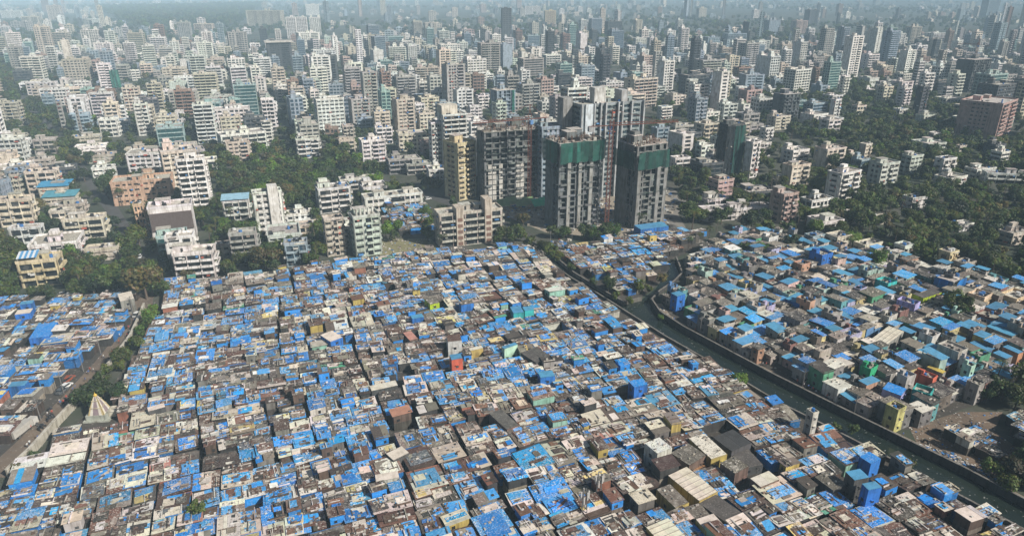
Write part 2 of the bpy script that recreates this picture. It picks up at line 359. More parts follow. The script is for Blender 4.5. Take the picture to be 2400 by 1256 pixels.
def pattern(style, F, L):
    if F == 2: return [('S', 1.0)]
    if style == 'g':
        return [('S', 0.06), ('W', 0.88), ('S', 0.06)] if L < 18 else [('S', 0.04), ('W', 0.40), ('S', 0.05), ('W', 0.47), ('S', 0.04)]
    if style == 'p': return [('S', 0.08), ('P', 0.38), ('S', 0.08), ('P', 0.38), ('S', 0.08)]
    if style == 'b':
        if F == 0: return [('S', 0.04), ('B', 0.36), ('W', 0.20), ('B', 0.36), ('S', 0.04)]
        if F == 1: return [('S', 0.06), ('B', 0.88), ('S', 0.06)]
        return [('S', 0.3), ('W', 0.4), ('S', 0.3)]
    if style == 'l':    # ribbon balconies round the front
        return [('S', 0.02), ('B', 0.96), ('S', 0.02)] if F in (0, 1) else [('S', 0.4), ('W', 0.2), ('S', 0.4)]
    if style == 'f': return [('S', 0.05)] + [('F', 0.18), ('W', 0.045)] * 4 + [('S', 0.05)]
    if style == 'm':    # mixed: stair fin, windows, balconies
        if F == 0: return [('S', 0.05), ('W', 0.27), ('S', 0.10), ('B', 0.27), ('W', 0.26), ('S', 0.05)]
        if F == 3: return [('S', 0.25), ('W', 0.5), ('S', 0.25)]
        return [('S', 0.08), ('W', 0.3), ('B', 0.54), ('S', 0.08)]
    if style == 'k':    # blank flank, windows in front
        if F == 3: return [('S', 1.0)]
        return [('S', 0.12), ('W', 0.38), ('S', 0.07), ('B', 0.35), ('S', 0.08)]
    if style == 'q': return [('C', 1.0)] if F in (0, 1) else [('S', 0.55), ('C', 0.45)]
    if style == 'h':    # glass
        return [('S', 0.04), ('H', 0.92), ('S', 0.04)]
    return [('S', 1.0)]
def apartment(w, d, H, rot, style, wc, glass, near, fh=3.1):
    """returns wall, glazing, balcony templates [(mb, [z])], louvre etc. in local coordinates"""
    R = (math.cos(rot), math.sin(rot), 0, 0)
    W, Gz, bal = MB(), MB(), []
    n = max(1, int(round(H / fh))); fh = H / n
    col = C4(wc); band = C4(vary(wc, 0.10)); pier = C4(vary(wc, 0.12))
    inset = 1.6 if style == 'q' else 0.45
    Gz.box(-w/2 + inset, w/2 - inset, -d/2 + inset, d/2 - inset, 0, H - 0.1, GL, C4(glass), R, top=False)
    pw = U(0.6, 1.7); spw = U(0.8, 1.35)
    for F, L in ((0, w), (1, d), (2, w), (3, d)):
        s = 0.0
        for kind, fr in pattern(style, F, L):
            l = fr * L; s1 = s + l
            if kind == 'S': fbox(W, F, w, d, s, s1, -0.45, 0.0, 0, H, PL, col, R)
            elif kind in 'WFHP':
                nb = max(1, int(round(l / (3.2 if near else 3.8))))
                pb = {'W': 0.0, 'F': 0.35, 'H': -0.05, 'P': 0.0}[kind]
                if kind != 'H' or F != 0:
                    for k in range(1, nb):
                        c0 = s + l*k/nb; hw = pw/2 if kind != 'F' else 0.3
                        fbox(W, F, w, d, c0 - hw, c0 + hw, -0.45, pb + 0.03, 0, H, PL, pier, R, top=False)
                sp = 0.45 if kind == 'H' else 1.75 if kind == 'P' else spw
                for k in range(n):
                    z = k * fh
                    fbox(W, F, w, d, s, s1, -0.44, 0.0 if kind != 'F' else -0.15, max(0, z - 0.3), z + sp, PL, band, R)
                    if near and kind == 'W' and k % 1 == 0: fbox(W, F, w, d, s + 0.2, s1 - 0.2, 0.0, 0.45, z + fh - 0.62, z + fh - 0.5, PL, band, R, bottom=True)
                fbox(W, F, w, d, s, s1, -0.44, 0.0, H - 0.45, H, PL, band, R)
            elif kind == 'B':
                nb = max(1, int(round(l / 6.0)))
                for k in range(nb + 1):
                    c0 = s + l*k/nb; c0 = min(max(c0, s + 0.2), s1 - 0.2)
                    fbox(W, F, w, d, c0 - 0.2, c0 + 0.2, -0.44, 0.04, 0, H, PL, pier, R, top=False)
                for k in range(n):
                    fbox(W, F, w, d, s, s1, -0.43, -0.01, max(0, k*fh - 0.25), k*fh + 0.25, PL, band, R)
                fbox(W, F, w, d, s, s1, -0.44, 0.0, H - 0.45, H, PL, band, R)
                pr = 1.25
                for k in range(nb):
                    a0, a1 = s + l*k/nb + 0.15, s + l*(k+1)/nb - 0.15
                    t = MB()
                    if near:
                        fbox(t, F, w, d, a0, a1, 0.0, pr, -0.2, 0.0, PL, band, R, bottom=True)
                        fbox(t, F, w, d, a0, a1, pr - 0.12, pr + 0.01, -0.18, 0.95, PL, band, R)
                        fbox(t, F, w, d, a0, a0 + 0.12, 0.0, pr - 0.12, 0.0, 0.95, PL, band, R)
                        fbox(t, F, w, d, a1 - 0.12, a1, 0.0, pr - 0.12, 0.0, 0.95, PL, band, R)
                    else: fbox(t, F, w, d, a0, a1, 0.0, pr, -0.2, 0.85, PL, band, R)
                    bal.append((t, [k2*fh for k2 in range(1, n)]))
            elif kind == 'C':   # bare concrete frame
                nb = max(2, int(round(l / 4.5)))
                for k in range(nb + 1):
                    c0 = min(max(s + l*k/nb, s + 0.3), s1 - 0.3)
                    fbox(W, F, w, d, c0 - 0.3, c0 + 0.3, -1.0, -0.02, 0, H, PL, pier, R, top=False)
                for k in range(1, n + 1):
                    fbox(W, F, w, d, s, s1, -1.7, 0.06, k*fh - 0.42, k*fh - 0.1, PL, band, R, bottom=True)
                for k in range(n):
                    for j in range(nb):
                        if rnd() < 0.55: fbox(W, F, w, d, s + l*j/nb + 0.5, s + l*(j + U(0.35, 0.8))/nb, -0.6, -0.3, k*fh, (k+1)*fh - 0.4, PL, C4(vary(wc, 0.2)), R)
                        if F < 2 and rnd() < 0.5: fbox(W, F, w, d, s + l*j/nb + 0.6, s + l*(j+1)/nb - 0.6, 0.0, 1.1, k*fh - 0.3, k*fh + 0.55, PL, C4(vary(wc, 0.12)), R, bottom=True)
            s = s1
    return W, Gz, bal
def roofing(w, d, H, rot, wc, near, tanks=True, head=True, site=False):
    R = (math.cos(rot), math.sin(rot), 0, 0); rc = vary((0.50, 0.47, 0.42), 0.25)
    rf, pp, hd, tk = MB(), MB(), [], []
    rf.box(-w/2 - 0.05, w/2 + 0.05, -d/2 - 0.05, d/2 + 0.05, H + 0.002, H + 0.2, PL, C4(rc), R)
    ph = 0.2 + U(0.7, 1.2); pc = C4(vary(wc, 0.08)); e = 0.25
    if not site:
        pp.box(-w/2 - 0.1, w/2 + 0.1, -d/2 - 0.1, -d/2 + e, H + 0.1, H + ph, PL, pc, R); pp.box(-w/2 - 0.1, w/2 + 0.1, d/2 - e, d/2 + 0.1, H + 0.1, H + ph, PL, pc, R)
        pp.box(-w/2 - 0.1, -w/2 + e, -d/2 + e, d/2 - e, H + 0.1, H + ph, PL, pc, R); pp.box(w/2 - e, w/2 + 0.1, -d/2 + e, d/2 - e, H + 0.1, H + ph, PL, pc, R)
    if head and min(w, d) > 7:
        for q in range(1 if w < 24 else 2):
            cx, cy = U(-0.3, 0.1) * w + q * 0.3 * w, U(-0.05, 0.28) * d; a, b_ = min(w*0.22, U(2.2, 3.6)), min(d*0.2, U(2.0, 3.2)); hh = U(2.6, 5.2) if H > 20 else U(2.2, 3.2)
            h1 = MB(); h1.box(cx - a, cx + a, cy - b_, cy + b_, H + 0.2, H + hh, PL, C4(vary(wc, 0.1)), R)
            h1.box(cx - a - 0.3, cx + a + 0.3, cy - b_ - 0.3, cy + b_ + 0.3, H + hh, H + hh + 0.22, PL, C4(rc), R)
            h1.box(cx - 0.5, cx + 0.5, cy - b_ - 0.04, cy - b_ + 0.1, H + 0.25, H + 2.1, GL, (0.03, 0.03, 0.03, 0), R)
            if rnd() < 0.5: h1.box(cx - a*0.7, cx + a*0.7, cy - b_*0.7, cy + b_*0.7, H + hh + 0.22, H + hh + 1.9, PL, C4(vary(wc, 0.1)), R)
            hd.append(h1)
    if tanks and near:
        for q in range(random.randint(2, 5)):
            t = MB(); x, y = U(-0.4, 0.4)*w, U(-0.4, 0.4)*d; ca, sa = R[0], R[1]; r_ = U(0.6, 0.95)
            t.cyl(ca*x - sa*y, sa*x + ca*y, H + 0.2, H + 1.6, r_, PT, random.choice([(0.03, 0.03, 0.035, 0), (0.03, 0.03, 0.035, 0), (0.6, 0.6, 0.58, 0), (0.05, 0.16, 0.4, 0)]), 8, r_*0.92)
            tk.append(t)
        for q in range(random.randint(3, 8)):          # roof clutter, ridges, patches, pipes
            x, y = U(-0.42, 0.42)*w, U(-0.42, 0.42)*d; a, b_ = U(0.3, 2.2), U(0.2, 1.6)
            rf.box(x - a, x + a, y - b_, y + b_, H + 0.2, H + U(0.3, 0.9), PL, C4(vary((0.45, 0.42, 0.38), 0.45)), R)
    elif near or w > 10:
        for q in range(3):
            x, y = U(-0.4, 0.4)*w, U(-0.4, 0.4)*d; a, b_ = U(0.5, 2.5), U(0.5, 2.0)
            rf.box(x - a, x + a, y - b_, y + b_, H + 0.2, H + U(0.4, 1.6), PL, C4(vary(wc, 0.3)), R)
    return rf, pp, hd, tk
FOOT.append((*G(236, 976), 6.6, 0.12, 11, 9)); FOOT.append((*G(236, 1000), 5, 0.12, 9, 8))            # occupied footprints: x, y, radius, rot, w, d
def occupied(x, y, m=0.0):
    for fx, fy, fr, ro, w, d in FOOT:
        dx, dy = x - fx, y - fy
        if dx*dx + dy*dy < (fr + m)**2:
            ca, sa = math.cos(ro), math.sin(ro)
            if abs(ca*dx + sa*dy) < w/2 + m and abs(-sa*dx + ca*dy) < d/2 + m: return True
    return False
def fit(x0, x1, yt, yb, rot, ratio, extra=0.0):
    """building whose projected outline fills the traced box"""
    X, Y = G((x0+x1)/2, yb); dep = PJ(X, Y, 0)[2]; w = (x1-x0)*dep/FPX*0.8; H = (yb-yt)*dep/FPX*0.9
    ca, sa = math.cos(rot), math.sin(rot)
    for it in range(40):
        d = w * ratio; us, vs, vb = [], [], []
        for a, b_ in ((-1, -1), (1, -1), (1, 1), (-1, 1)):
            px, py = X + ca*a*w/2 - sa*b_*d/2, Y + sa*a*w/2 + ca*b_*d/2
            for z in (0, H):
                u, v, _ = PJ(px, py, z); us.append(u); vs.append(v)
                if z == 0: vb.append(v)
        dep = PJ(X, Y, H/2)[2]
        w *= ((x1-x0) / max(1e-3, max(us)-min(us)))**0.7
        X += ((x0+x1)/2 - (max(us)+min(us))/2) * dep/FPX * 0.8
        Y += (G(0, yb)[1] - G(0, max(vb))[1]) * 0.8
        H = max(3.0, H + (min(vs) - yt) * dep/FPX/CT * 0.6)
    return X, Y, w, w*ratio, H
BUILD = []           # traced boxes: (x0, x1, yt, yb, depth)
NBLD = [0]
def put_building(X, Y, w, d, H, rot, style, cc, label=None, unique=False, near=True, group='apartment blocks of the city'):
    wc = vary(WC[cc], 0.10, 0.03); gl = GLASS.get(cc, (0.022, 0.026, 0.030))
    W, Gz, bal = apartment(w, d, H, rot, style, wc, gl, near)
    rf, pp, hd, tk = roofing(w, d, H, rot, wc, near, site=(style == 'q'))
    nf = int(round(H/3.1))
    sz = 'low' if nf <= 4 else 'mid-rise' if nf <= 9 else 'tall'
    ft = dict(p='slot windows', g='rows of windows', b='stacked balconies', l='ribbon balconies', f='upright fins', m='mixed balconies', k='blank side wall', q='bare concrete floors', h='glass front', s='plain walls').get(style, 'windows')
    t = thing('apartment_building', label or f'{sz} {CN[cc]} block with {ft}', 'building', (X, Y, 0), group, unique)
    W.build('wall', t); g = Gz.build('glazing', t)
    for tm, zs in bal:
        if near:
            me = tm.mesh('balcony')
            for z in zs:
                o = bpy.data.objects.new('balcony', me); COL.objects.link(o); o.parent = t; o.location = (0, 0, z)
        else:
            for z in zs: W2 = None
    if not near and bal:
        B = MB()
        for tm, zs in bal:
            for z in zs: B.add(tm, (0, 0, z))
        o = B.build('balcony_tiers', t)
        if o: o['kind'] = 'stuff'
    if near and style not in 'qhs':                # coolers, awnings, washing on the fronts
        K = MB(); R = (math.cos(rot), math.sin(rot), 0, 0); n = max(1, int(round(H/3.1)))
        for q in range(int(n*(w + d)/9)):
            F = random.choice((0, 0, 0, 1, 1, 3)); L = w if F in (0, 2) else d; s0 = U(0.05, 0.9)*L; z = (random.randrange(n) + U(0.3, 0.75))*H/n; cc_ = random.choice([(0.6, 0.6, 0.58), (0.5, 0.48, 0.44), (0.12, 0.12, 0.12), (0.25, 0.2, 0.16), (0.1, 0.25, 0.5), (0.45, 0.12, 0.08), (0.62, 0.6, 0.55)])
            if rnd() < 0.6: fbox(K, F, w, d, s0, s0 + 0.9, 0.0, 0.5, z, z + 0.6, PT, C4(cc_), R, bottom=True)
            else: fbox(K, F, w, d, s0, s0 + U(0.8, 2.4), 0.05, U(0.5, 1.4), z, z + U(0.1, 0.9), PT, C4(cc_), R, bottom=True)
        o = K.build('wall_clutter', t)
        if o: o['kind'] = 'stuff'
    r = rf.build('roof', t)
    pp.build('parapet', r)
    for h1 in hd: h1.build('stair_head', r)
    for t1 in tk: t1.build('water_tank', r)
    FOOT.append((X, Y, math.hypot(w, d)/2, rot, w, d)); NBLD[0] += 1
    return t
DEF_A = math.radians(22)
CROP = {1: (0, 0), 2: (800, 0), 3: (1600, 0), 4: (0, 320), 5: (800, 320), 6: (1600, 320)}
HERO = {}
TABLE = """
1 45 200 310 520 k g 14 .8
1 360 515 215 352 l e 6 .7
1 560 730 195 345 g w 12 .6
1 130 345 375 580 b w 14 .6
1 430 670 395 590 g e 14 .6
1 650 810 290 410 k w 20 .6
1 860 970 285 445 l w 20 .7
1 885 1040 215 390 f e 15 .6
1 1045 1185 250 385 b w 15 .6
1 1185 1270 280 395 g w 15 .7
1 1270 1340 255 375 f w 12 .7
1 1370 1505 285 412 k w 25 .7
1 1235 1355 145 275 g g 12 .7
1 1355 1510 160 245 b c 8 .35
1 1720 2000 65 185 f c -6 .16 long cream slab tower on the skyline above the white twin towers
1 2000 2165 105 272 g w 15 .5
1 2165 2255 110 250 g w 15 .7
1 2070 2250 215 345 k w 30 .6
1 1860 2060 285 495 k k 22 .6 tall dark tower with a pale overhanging cap, upper middle left
1 1770 1910 390 550 b w 20 .7
1 1590 1730 395 530 g w 20 .7
1 1440 1580 400 525 m e 20 .7
1 670 815 425 655 k w 22 .55 white tower flanked by a hanging green safety net
1 620 830 630 825 f w 18 .4 white block with curved white fins and dark wings
1 850 1010 590 780 g c 18 .7
1 1020 1165 560 795 b e 22 .7
1 930 1075 700 955 k w 24 .7
1 1085 1265 780 965 g c 20 .7
1 1345 1530 690 1012 l w 20 .7 tall white tower with ribbon balconies and green glass
1 1630 1820 560 815 h t 22 .6 teal glass tower with white side wall above the park
1 1350 1545 490 705 l c 18 .6
1 1130 1330 460 605 m c 16 .5
1 1700 1880 800 1012 k k 22 .8 dark unfinished block in front of the teal glass tower
1 1540 1700 790 965 g c 20 .6
1 1575 1765 960 1145 k e 24 .5
1 2070 2250 940 1115 b w 18 .6
1 2195 2430 650 940 g w 24 .6 big white gridded block with many windows, left of centre
1 2030 2145 590 760 b c 20 .7
1 2160 2310 450 665 m w 22 .6
1 2190 2360 335 450 g w 18 .6
1 390 480 690 935 f g 15 .8
1 515 582 715 930 f g 15 .8
1 -40 190 690 890 m e 14 .6
1 175 425 565 668 g w 12 .35
1 270 510 605 745 g w 12 .4
1 510 660 560 655 g w 15 .5
1 320 450 30 140 f c 10 .4
1 520 575 45 142 k b 20 .7
1 610 710 130 184 g w 12 .35
1 145 300 110 195 b c 12 .4
1 300 375 135 225 g w 15 .6
1 0 170 72 128 g w 10 .2
1 0 90 180 258 b w 12 .6
1 2140 2240 25 110 g w 15 .6
1 975 1080 440 545 b c 20 .6
1 -40 35 520 700 b e 12 1
1 1825 1915 825 1005 l w 22 .8
1 1180 1330 560 695 s m 20 .6
1 1470 1630 660 735 g m 15 .5
1 2070 2210 800 910 g c 18 .6
1 495 730 930 1040 g e 20 .5
1 520 770 1000 1090 g w 20 .5
1 600 830 1062 1150 g e 20 .5
1 640 825 1150 1256 g w 20 .6
1 870 1110 1020 1100 g e 15 .4
1 1180 1390 990 1080 g e 18 .5
1 0 260 925 1010 g e 14 .4
2 5 150 450 700 b g 24 .6
2 130 270 470 790 k g 26 .6
2 175 275 160 340 h b 25 .7
2 205 320 235 450 h b 35 .8
2 325 455 315 430 l w 15 .6
2 325 440 250 330 h t 12 .6
2 455 535 310 440 g w 20 .8
2 495 570 140 250 b c 20 .8
2 575 670 150 250 m e 20 .7
2 670 760 205 335 b w 20 .8
2 680 835 300 400 g w 20 .5
2 845 910 225 330 h b 25 .8
2 850 1020 385 648 g w 26 .6 tall white tower with arched windows standing in the middle distance
2 700 875 410 765 k g 30 .6
2 510 695 455 600 b e 12 .5
2 265 360 480 725 k r 25 .8
2 355 530 510 710 b g 26 .7
2 355 525 660 932 k e 30 .6 brown beige tower with a blank windowless left flank
2 535 690 660 800 m c 22 .7
2 525 660 770 910 g c 22 .7
2 45 215 660 895 k g 28 .6 grey tower with white balconies and a plain side wall
2 215 350 760 940 m c 22 .7
2 225 365 870 1015 b w 22 .6
2 380 605 900 1065 g c 18 .6 low cream apartment house with flat roofs left of the stepped tower
2 120 320 945 1145 m w 24 .6
2 0 95 860 1015 b e 20 .8
2 940 1035 655 765 b w 22 .7
2 1045 1220 590 855 q b 28 .7 blue grey unfinished tower with a hanging green strip
2 1225 1395 560 775 b g 26 .7
2 1235 1420 385 585 f g 24 .6
2 1500 1610 510 660 h k 20 .5
2 1600 1760 530 660 b w 20 .6
2 1970 2220 515 765 l c 32 .5 beige banded office block with a pinkish end wall
2 2065 2190 375 530 k p 35 .7
2 2200 2340 400 655 k w 32 .7
2 1875 1950 310 460 l w 20 .8
2 1630 1750 380 530 g c 22 .7
2 1040 1120 230 370 g w 22 .8
2 1130 1205 255 360 b w 20 .8
2 1205 1268 200 340 b r 25 .9
2 1285 1390 240 340 h b 22 .6
2 1125 1200 175 260 h b 20 .7
2 1530 1605 225 370 b r 25 .8
2 1660 1730 130 250 f w 20 .8
2 1730 1830 120 250 h b 20 .6
2 1840 1970 145 285 h k 20 .5
2 2040 2110 130 250 b c 20 .8
2 1420 1505 65 182 f y 10 .5 pale yellow tower rising alone out of the haze near the top
2 1285 1395 40 105 g w 5 .3
2 2040 2140 260 350 g w 15 .6
2 2335 2395 130 220 l w 20 .8
2 60 175 580 760 k p 20 .7
2 1820 1990 560 660 g w 20 .5
2 1370 1470 660 770 b e 22 .6
2 2290 2480 860 965 l g 20 .5
2 2210 2320 735 840 l w 25 .5
2 310 560 1075 1225 l g 20 .5
2 440 635 1120 1230 l g 20 .5
3 20 190 560 805 m w 22 .6 white tower with brown bands standing right of the finned tower
3 65 275 395 595 l g 20 .7
3 370 540 280 490 b g 28 .7
3 270 450 225 330 l b 15 .5
3 235 360 325 440 b e 20 .6
3 135 265 250 350 g b 20 .6
3 650 780 300 400 g e 20 .6
3 840 940 250 340 k k 25 .7
3 1090 1275 220 560 k w 30 .5 tall white tower with a broad blank flank among hazy towers
3 1360 1530 190 465 l b 28 .7 tall stepped tower with banded balconies beside the blank flanked one
3 690 905 460 665 g w 30 .6
3 890 965 460 620 k r 25 .8
3 960 1115 410 640 h t 25 .6
3 1085 1175 520 665 b w 25 .7
3 345 480 460 570 l r 22 .6
3 380 560 610 758 k p 25 .6
3 610 830 630 865 q k 28 .7
3 830 1020 700 845 h b 25 .6
3 1015 1115 680 845 k w 30 .6
3 1265 1370 490 575 b p 20 .7
3 1340 1480 450 545 m c 20 .6
3 1490 1640 330 525 k w 30 .6
3 1635 1740 390 480 g r 20 .6
3 1745 1855 330 595 k g 34 .7
3 1875 2170 390 650 q k 28 .6 dark half built tower block beneath the far crane
3 2025 2360 560 800 g k 30 .5 wide dark slab block behind the pink towers
3 1890 2350 640 985 b P 42 .75 massive pink brown tower block with white banded balconies at the edge of the trees
3 1600 1735 590 825 k k 30 .6
3 1800 1900 600 730 f w 15 .6
3 2275 2460 455 590 l g 22 .6
3 580 760 790 915 m c 25 .6
3 530 640 880 1005 b w 25 .7
3 680 890 1020 1155 m w 25 .7
3 905 1150 1000 1185 k c 25 .6
3 680 900 1120 1310 k c 25 .5
3 985 1255 1150 1410 b w 32 .5 white block with dark windows in the palm grove
3 1280 1525 1100 1300 m m 25 .6
3 1510 1690 1060 1225 g m 25 .6
3 1220 1330 990 1125 k c 30 .7
3 75 220 990 1155 m w 22 .7
3 1340 1480 590 725 m c 25 .7
3 1460 1580 750 855 g w 25 .6
3 1175 1290 730 805 g c 20 .6
3 1480 1610 600 745 b w 28 .7
3 1700 1830 920 990 g w 20 .6
3 1900 1990 1015 1065 g c 20 .6
3 840 960 65 190 k k 20 .7
3 560 690 130 250 g b 20 .6
3 750 880 135 240 b p 20 .6
3 1070 1110 90 180 h k 20 .9
3 1910 1975 55 160 g b 20 .8
3 2070 2240 -40 130 h b 15 .6 tallest hazy tower block on the horizon, top right
3 2100 2180 115 225 g b 20 .7
3 90 170 50 140 g c 20 .6
3 1900 1940 140 240 g w 20 .9
3 1540 1680 175 300 b e 20 .6
3 1680 1850 220 330 b w 20 .6
3 1960 2120 235 320 g b 20 .6
3 2185 2290 280 440 k g 25 .6
3 930 970 25 110 h k 20 .9
3 410 470 150 290 h k 20 .8
3 2000 2110 330 400 g w 20 .6
4 -60 60 165 430 m e 16 1
4 62 172 250 420 b e 16 .8
4 190 400 135 235 g e 16 .6
4 165 450 205 410 m c 16 .5
4 770 1240 235 490 p o 19 .5 peach orange institutional block with a broad flat roof
4 1225 1490 95 530 b w 22 .55 tall white tower with stacked balconies beside the peach block
4 -40 290 395 640 m c 14 .45
4 55 335 600 760 b w 14 .4
4 265 530 320 430 g c 14 .6 low cream block under a bright blue sheet roof near the left edge
4 300 570 395 480 g c 14 .5 low cream block under a teal blue sheet roof near the left edge
4 350 625 440 560 m e 16 .5
4 430 775 520 730 b c 18 .45
4 110 480 790 1065 b y 18 .6 yellowish block with a striped blue roof canopy by the left trees
4 590 860 740 880 g c 16 .5
4 930 1055 440 710 b o 22 .9
4 1030 1385 410 745 s w 22 .55 white block whose front is covered with purple brown louvres
4 1150 1405 640 940 k w 16 .6
4 1205 1540 740 1015 l w 14 .55 white block with a cream rooftop room and climbing plants
4 1600 1825 620 905 l g 16 .6
4 1505 1625 730 860 g e 16 .7
4 1555 1765 410 600 b w 16 .5 white block under a pale blue sheet roof beside the slender white tower
4 1760 2010 325 700 k w 24 .5 tall white slender tower with a lift shaft near the shack roofs
4 1990 2170 700 915 b b 16 .6
4 2000 2195 500 600 g w 20 .6
4 2070 2245 580 690 g c 24 .6
4 2205 2470 300 545 b w 24 .6
4 2255 2430 520 845 m e 24 .7
5 50 290 480 850 m m 26 .7 weathered greenish white tower with louvred windows and roof pipes
5 650 1130 440 785 l e 20 .3 broad beige balcony slab with two stair towers above the shacks
5 140 575 350 535 m w 22 .3
5 -20 245 262 380 l w 20 .35
6 100 640 450 600 b w 12 .22 long low white school with gently curved terraces
6 590 815 345 615 b p 28 .8 brown and pink block with deep balconies among palms
6 170 362 265 425 g p 26 .7
6 600 790 295 350 g c 15 .5
6 820 1055 400 505 g w 24 .5
6 1070 1290 535 620 g c 20 .6
6 1525 1720 395 510 g w 20 .6
6 1320 1460 555 620 g e 20 .6
6 1860 2040 585 670 g w 20 .6
6 2190 2450 620 770 g c 24 .5
3 1960 2200 1150 1260 g w 20 .5
3 2080 2480 1185 1300 l w -12 .3
6 840 1000 660 790 g b 26 .6
6 985 1185 655 800 g c 26 .7
6 1190 1400 715 820 g c 26 .5
6 1460 1620 725 880 g m 28 .8
6 1770 1935 770 930 m y 28 .8
6 1880 2055 850 975 g e 28 .6
6 1970 2168 1065 1245 g y 36 .8
6 2190 2440 1060 1235 g y 30 .6
6 1645 1860 1165 1290 g c 28 .7
"""
HEROLIST = []
for ln in TABLE.strip().splitlines():
    p = ln.split(None, 9)
    cx, cy = CROP[int(p[0])]; x0, x1, yt, yb = (float(q)/2.99 for q in p[1:5])
    x0 += cx; x1 += cx; yt += cy; yb += cy
    rot = math.radians(float(p[7])); ratio = float(p[8]); lab = p[9] if len(p) > 9 else None
    extra = 0.10*(yb - yt) if p[6] != 'k' else 0.05*(yb - yt)
    X, Y, w, d, H = fit(x0, x1, yt + min(14, extra), yb, rot, ratio)
    dep = PJ(X, Y, 0)[2]
    BUILD.append((x0, x1, yt, yb, dep))
    t = put_building(X, Y, w, d, H, rot, p[5], p[6], lab, bool(lab), near=(yb > 240))
    if lab: HERO[lab] = (t, X, Y, w, d, H, rot)
# ---------------------------------------------------------------- building site and other landmark towers
def hero(x0, x1, yt, yb, a, ratio, style, cc, label, wc=None):
    rot = math.radians(a); X, Y, w, d, H = fit(x0, x1, yt, yb, rot, ratio)
    BUILD.append((x0, x1, yt, yb, PJ(X, Y, 0)[2]))
    if wc: WC[cc] = wc
    t = put_building(X, Y, w, d, H, rot, style, cc, label, True, near=True)
    return t, X, Y, w, d, H, rot
WC['q'] = (0.165, 0.18, 0.185); CN['q'] = 'concrete'; WC['u'] = (0.19, 0.197, 0.195); CN['u'] = 'raw concrete'
def net(t, w, d, H, rot, z0, z1, faces, col, name='safety_net', off=1.25, cover=(0, 1)):
    R = (math.cos(rot), math.sin(rot), 0, 0)
    for F in faces:
        L = w if F in (0, 2) else d; mb = MB(); nx = max(4, int(L/2.2)); nz = max(2, int((z1-z0)/2.5)); P = {}; sh = [random.choice([0.45, 0.8, 1.0, 1.0, 1.5]) for _ in range(nx)]
        for i in range(nx+1):
            for k in range(nz+1):
                s = -0.3 + (cover[0] + (cover[1]-cover[0])*i/nx)*(L+0.6); o = off + 0.35*math.sin(i*1.7 + k*0.5) + U(-0.12, 0.12); z = z0 + (z1-z0)*k/nz + (U(-0.8, 0.2) if k == 0 else U(-0.35, 0.35) if k == nz else 0)
                x, y = [(s - w/2, -d/2 - o), (w/2 + o, s - d/2), (w/2 - s, d/2 + o), (-w/2 - o, d/2 - s)][F]
                P[i, k] = (R[0]*x - R[1]*y, R[1]*x + R[0]*y, z)
        for i in range(nx):
            for k in range(nz): mb.face([P[i, k], P[i+1, k], P[i+1, k+1], P[i, k+1]], NET, C4(tuple(q*sh[i] for q in vary(col, 0.12))))
        mb.build(name, t)
def skirt(t, w, d, rot, z, faces, col, out=2.2):
    """catch net sloping outward round a storey"""
    R = (math.cos(rot), math.sin(rot), 0, 0)
    for F in faces:
        mb = MB(); L = w if F in (0, 2) else d; nx = max(3, int(L/4))
        for i in range(nx):
            q = []
            for s_, o, dz in ((i, 0.2, -1.0), (i+1, 0.2, -1.0), (i+1, out, 0), (i, out, 0)):
                s = L*s_/nx; zz = z + dz + 0.5*math.sin(s_*2.1)
                x, y = [(s - w/2, -d/2 - o), (w/2 + o, s - d/2), (w/2 - s, d/2 + o), (-w/2 - o, d/2 - s)][F]
                q.append((R[0]*x - R[1]*y, R[1]*x + R[0]*y, zz))
            mb.face(q, NET, C4(vary(col, 0.15)))
        mb.build('catch_net', t)
NG = (0.010, 0.095, 0.07)
def site_roof(t, w, d, H, rot, n=60):
    R = (math.cos(rot), math.sin(rot), 0, 0); mb = MB()
    for i in range(n):
        x, y = U(-0.48, 0.48)*w, U(-0.48, 0.48)*d; a, b_ = U(0.2, 2.4), U(0.15, 0.9)
        mb.box(x-a, x+a, y-b_, y+b_, H + 0.2, H + U(0.3, 1.8), PL, C4(vary(random.choice([(0.24, 0.2, 0.17), (0.42, 0.4, 0.37), (0.15, 0.135, 0.12)]), 0.3)), R)
    for i in range(n):
        x, y = U(-0.48, 0.48)*w, U(-0.48, 0.48)*d; ca, sa = R[0], R[1]; X_, Y_ = ca*x - sa*y, sa*x + ca*y
        mb.bar((X_, Y_, H), (X_ + U(-.1, .1), Y_, H + U(2, 3.6)), 0.11, PL, (0.22, 0.13, 0.09, 0))
    o = mb.build('formwork_clutter', t); o['kind'] = 'stuff'
# twin concrete towers with green nets
tA = hero(1276, 1412, 316, 541, 24, .62, 'q', 'q', 'left one of the two concrete towers with green netting round the top')
t, X, Y, w, d, H, rot = tA
net(t, w, d, H, rot, H - 9.5, H + 0.6, (0, 1, 3), NG, off=1.8); skirt(t, w, d, rot, H - 12.5, (0, 3), NG); site_roof(t, w, d, H, rot)
R_ = (math.cos(rot), math.sin(rot), 0, 0); mb = MB()
for s in (-0.28, -0.02, 0.24): mb = MB(); mb.box(s*w - 0.9, s*w + 0.9, -d/2 - 1.0, -d/2 + 0.5, 0, H - 9, PL, C4((0.33, 0.33, 0.31)), R_); mb.build('concrete_shaft', t)
tC = hero(1438, 1566, 322, 537, 30, .78, 'q', 'u', 'right one of the two concrete towers, nearest the canal trees')
t, X, Y, w, d, H, rot = tC
net(t, w, d, H, rot, H - 11.5, H - 3.2, (0, 1, 3), (0.012, 0.08, 0.062), off=1.8); skirt(t, w, d, rot, H - 24, (0,), (0.03, 0.22, 0.14)); site_roof(t, w, d, H, rot)
R_ = (math.cos(rot), math.sin(rot), 0, 0); mb = MB()
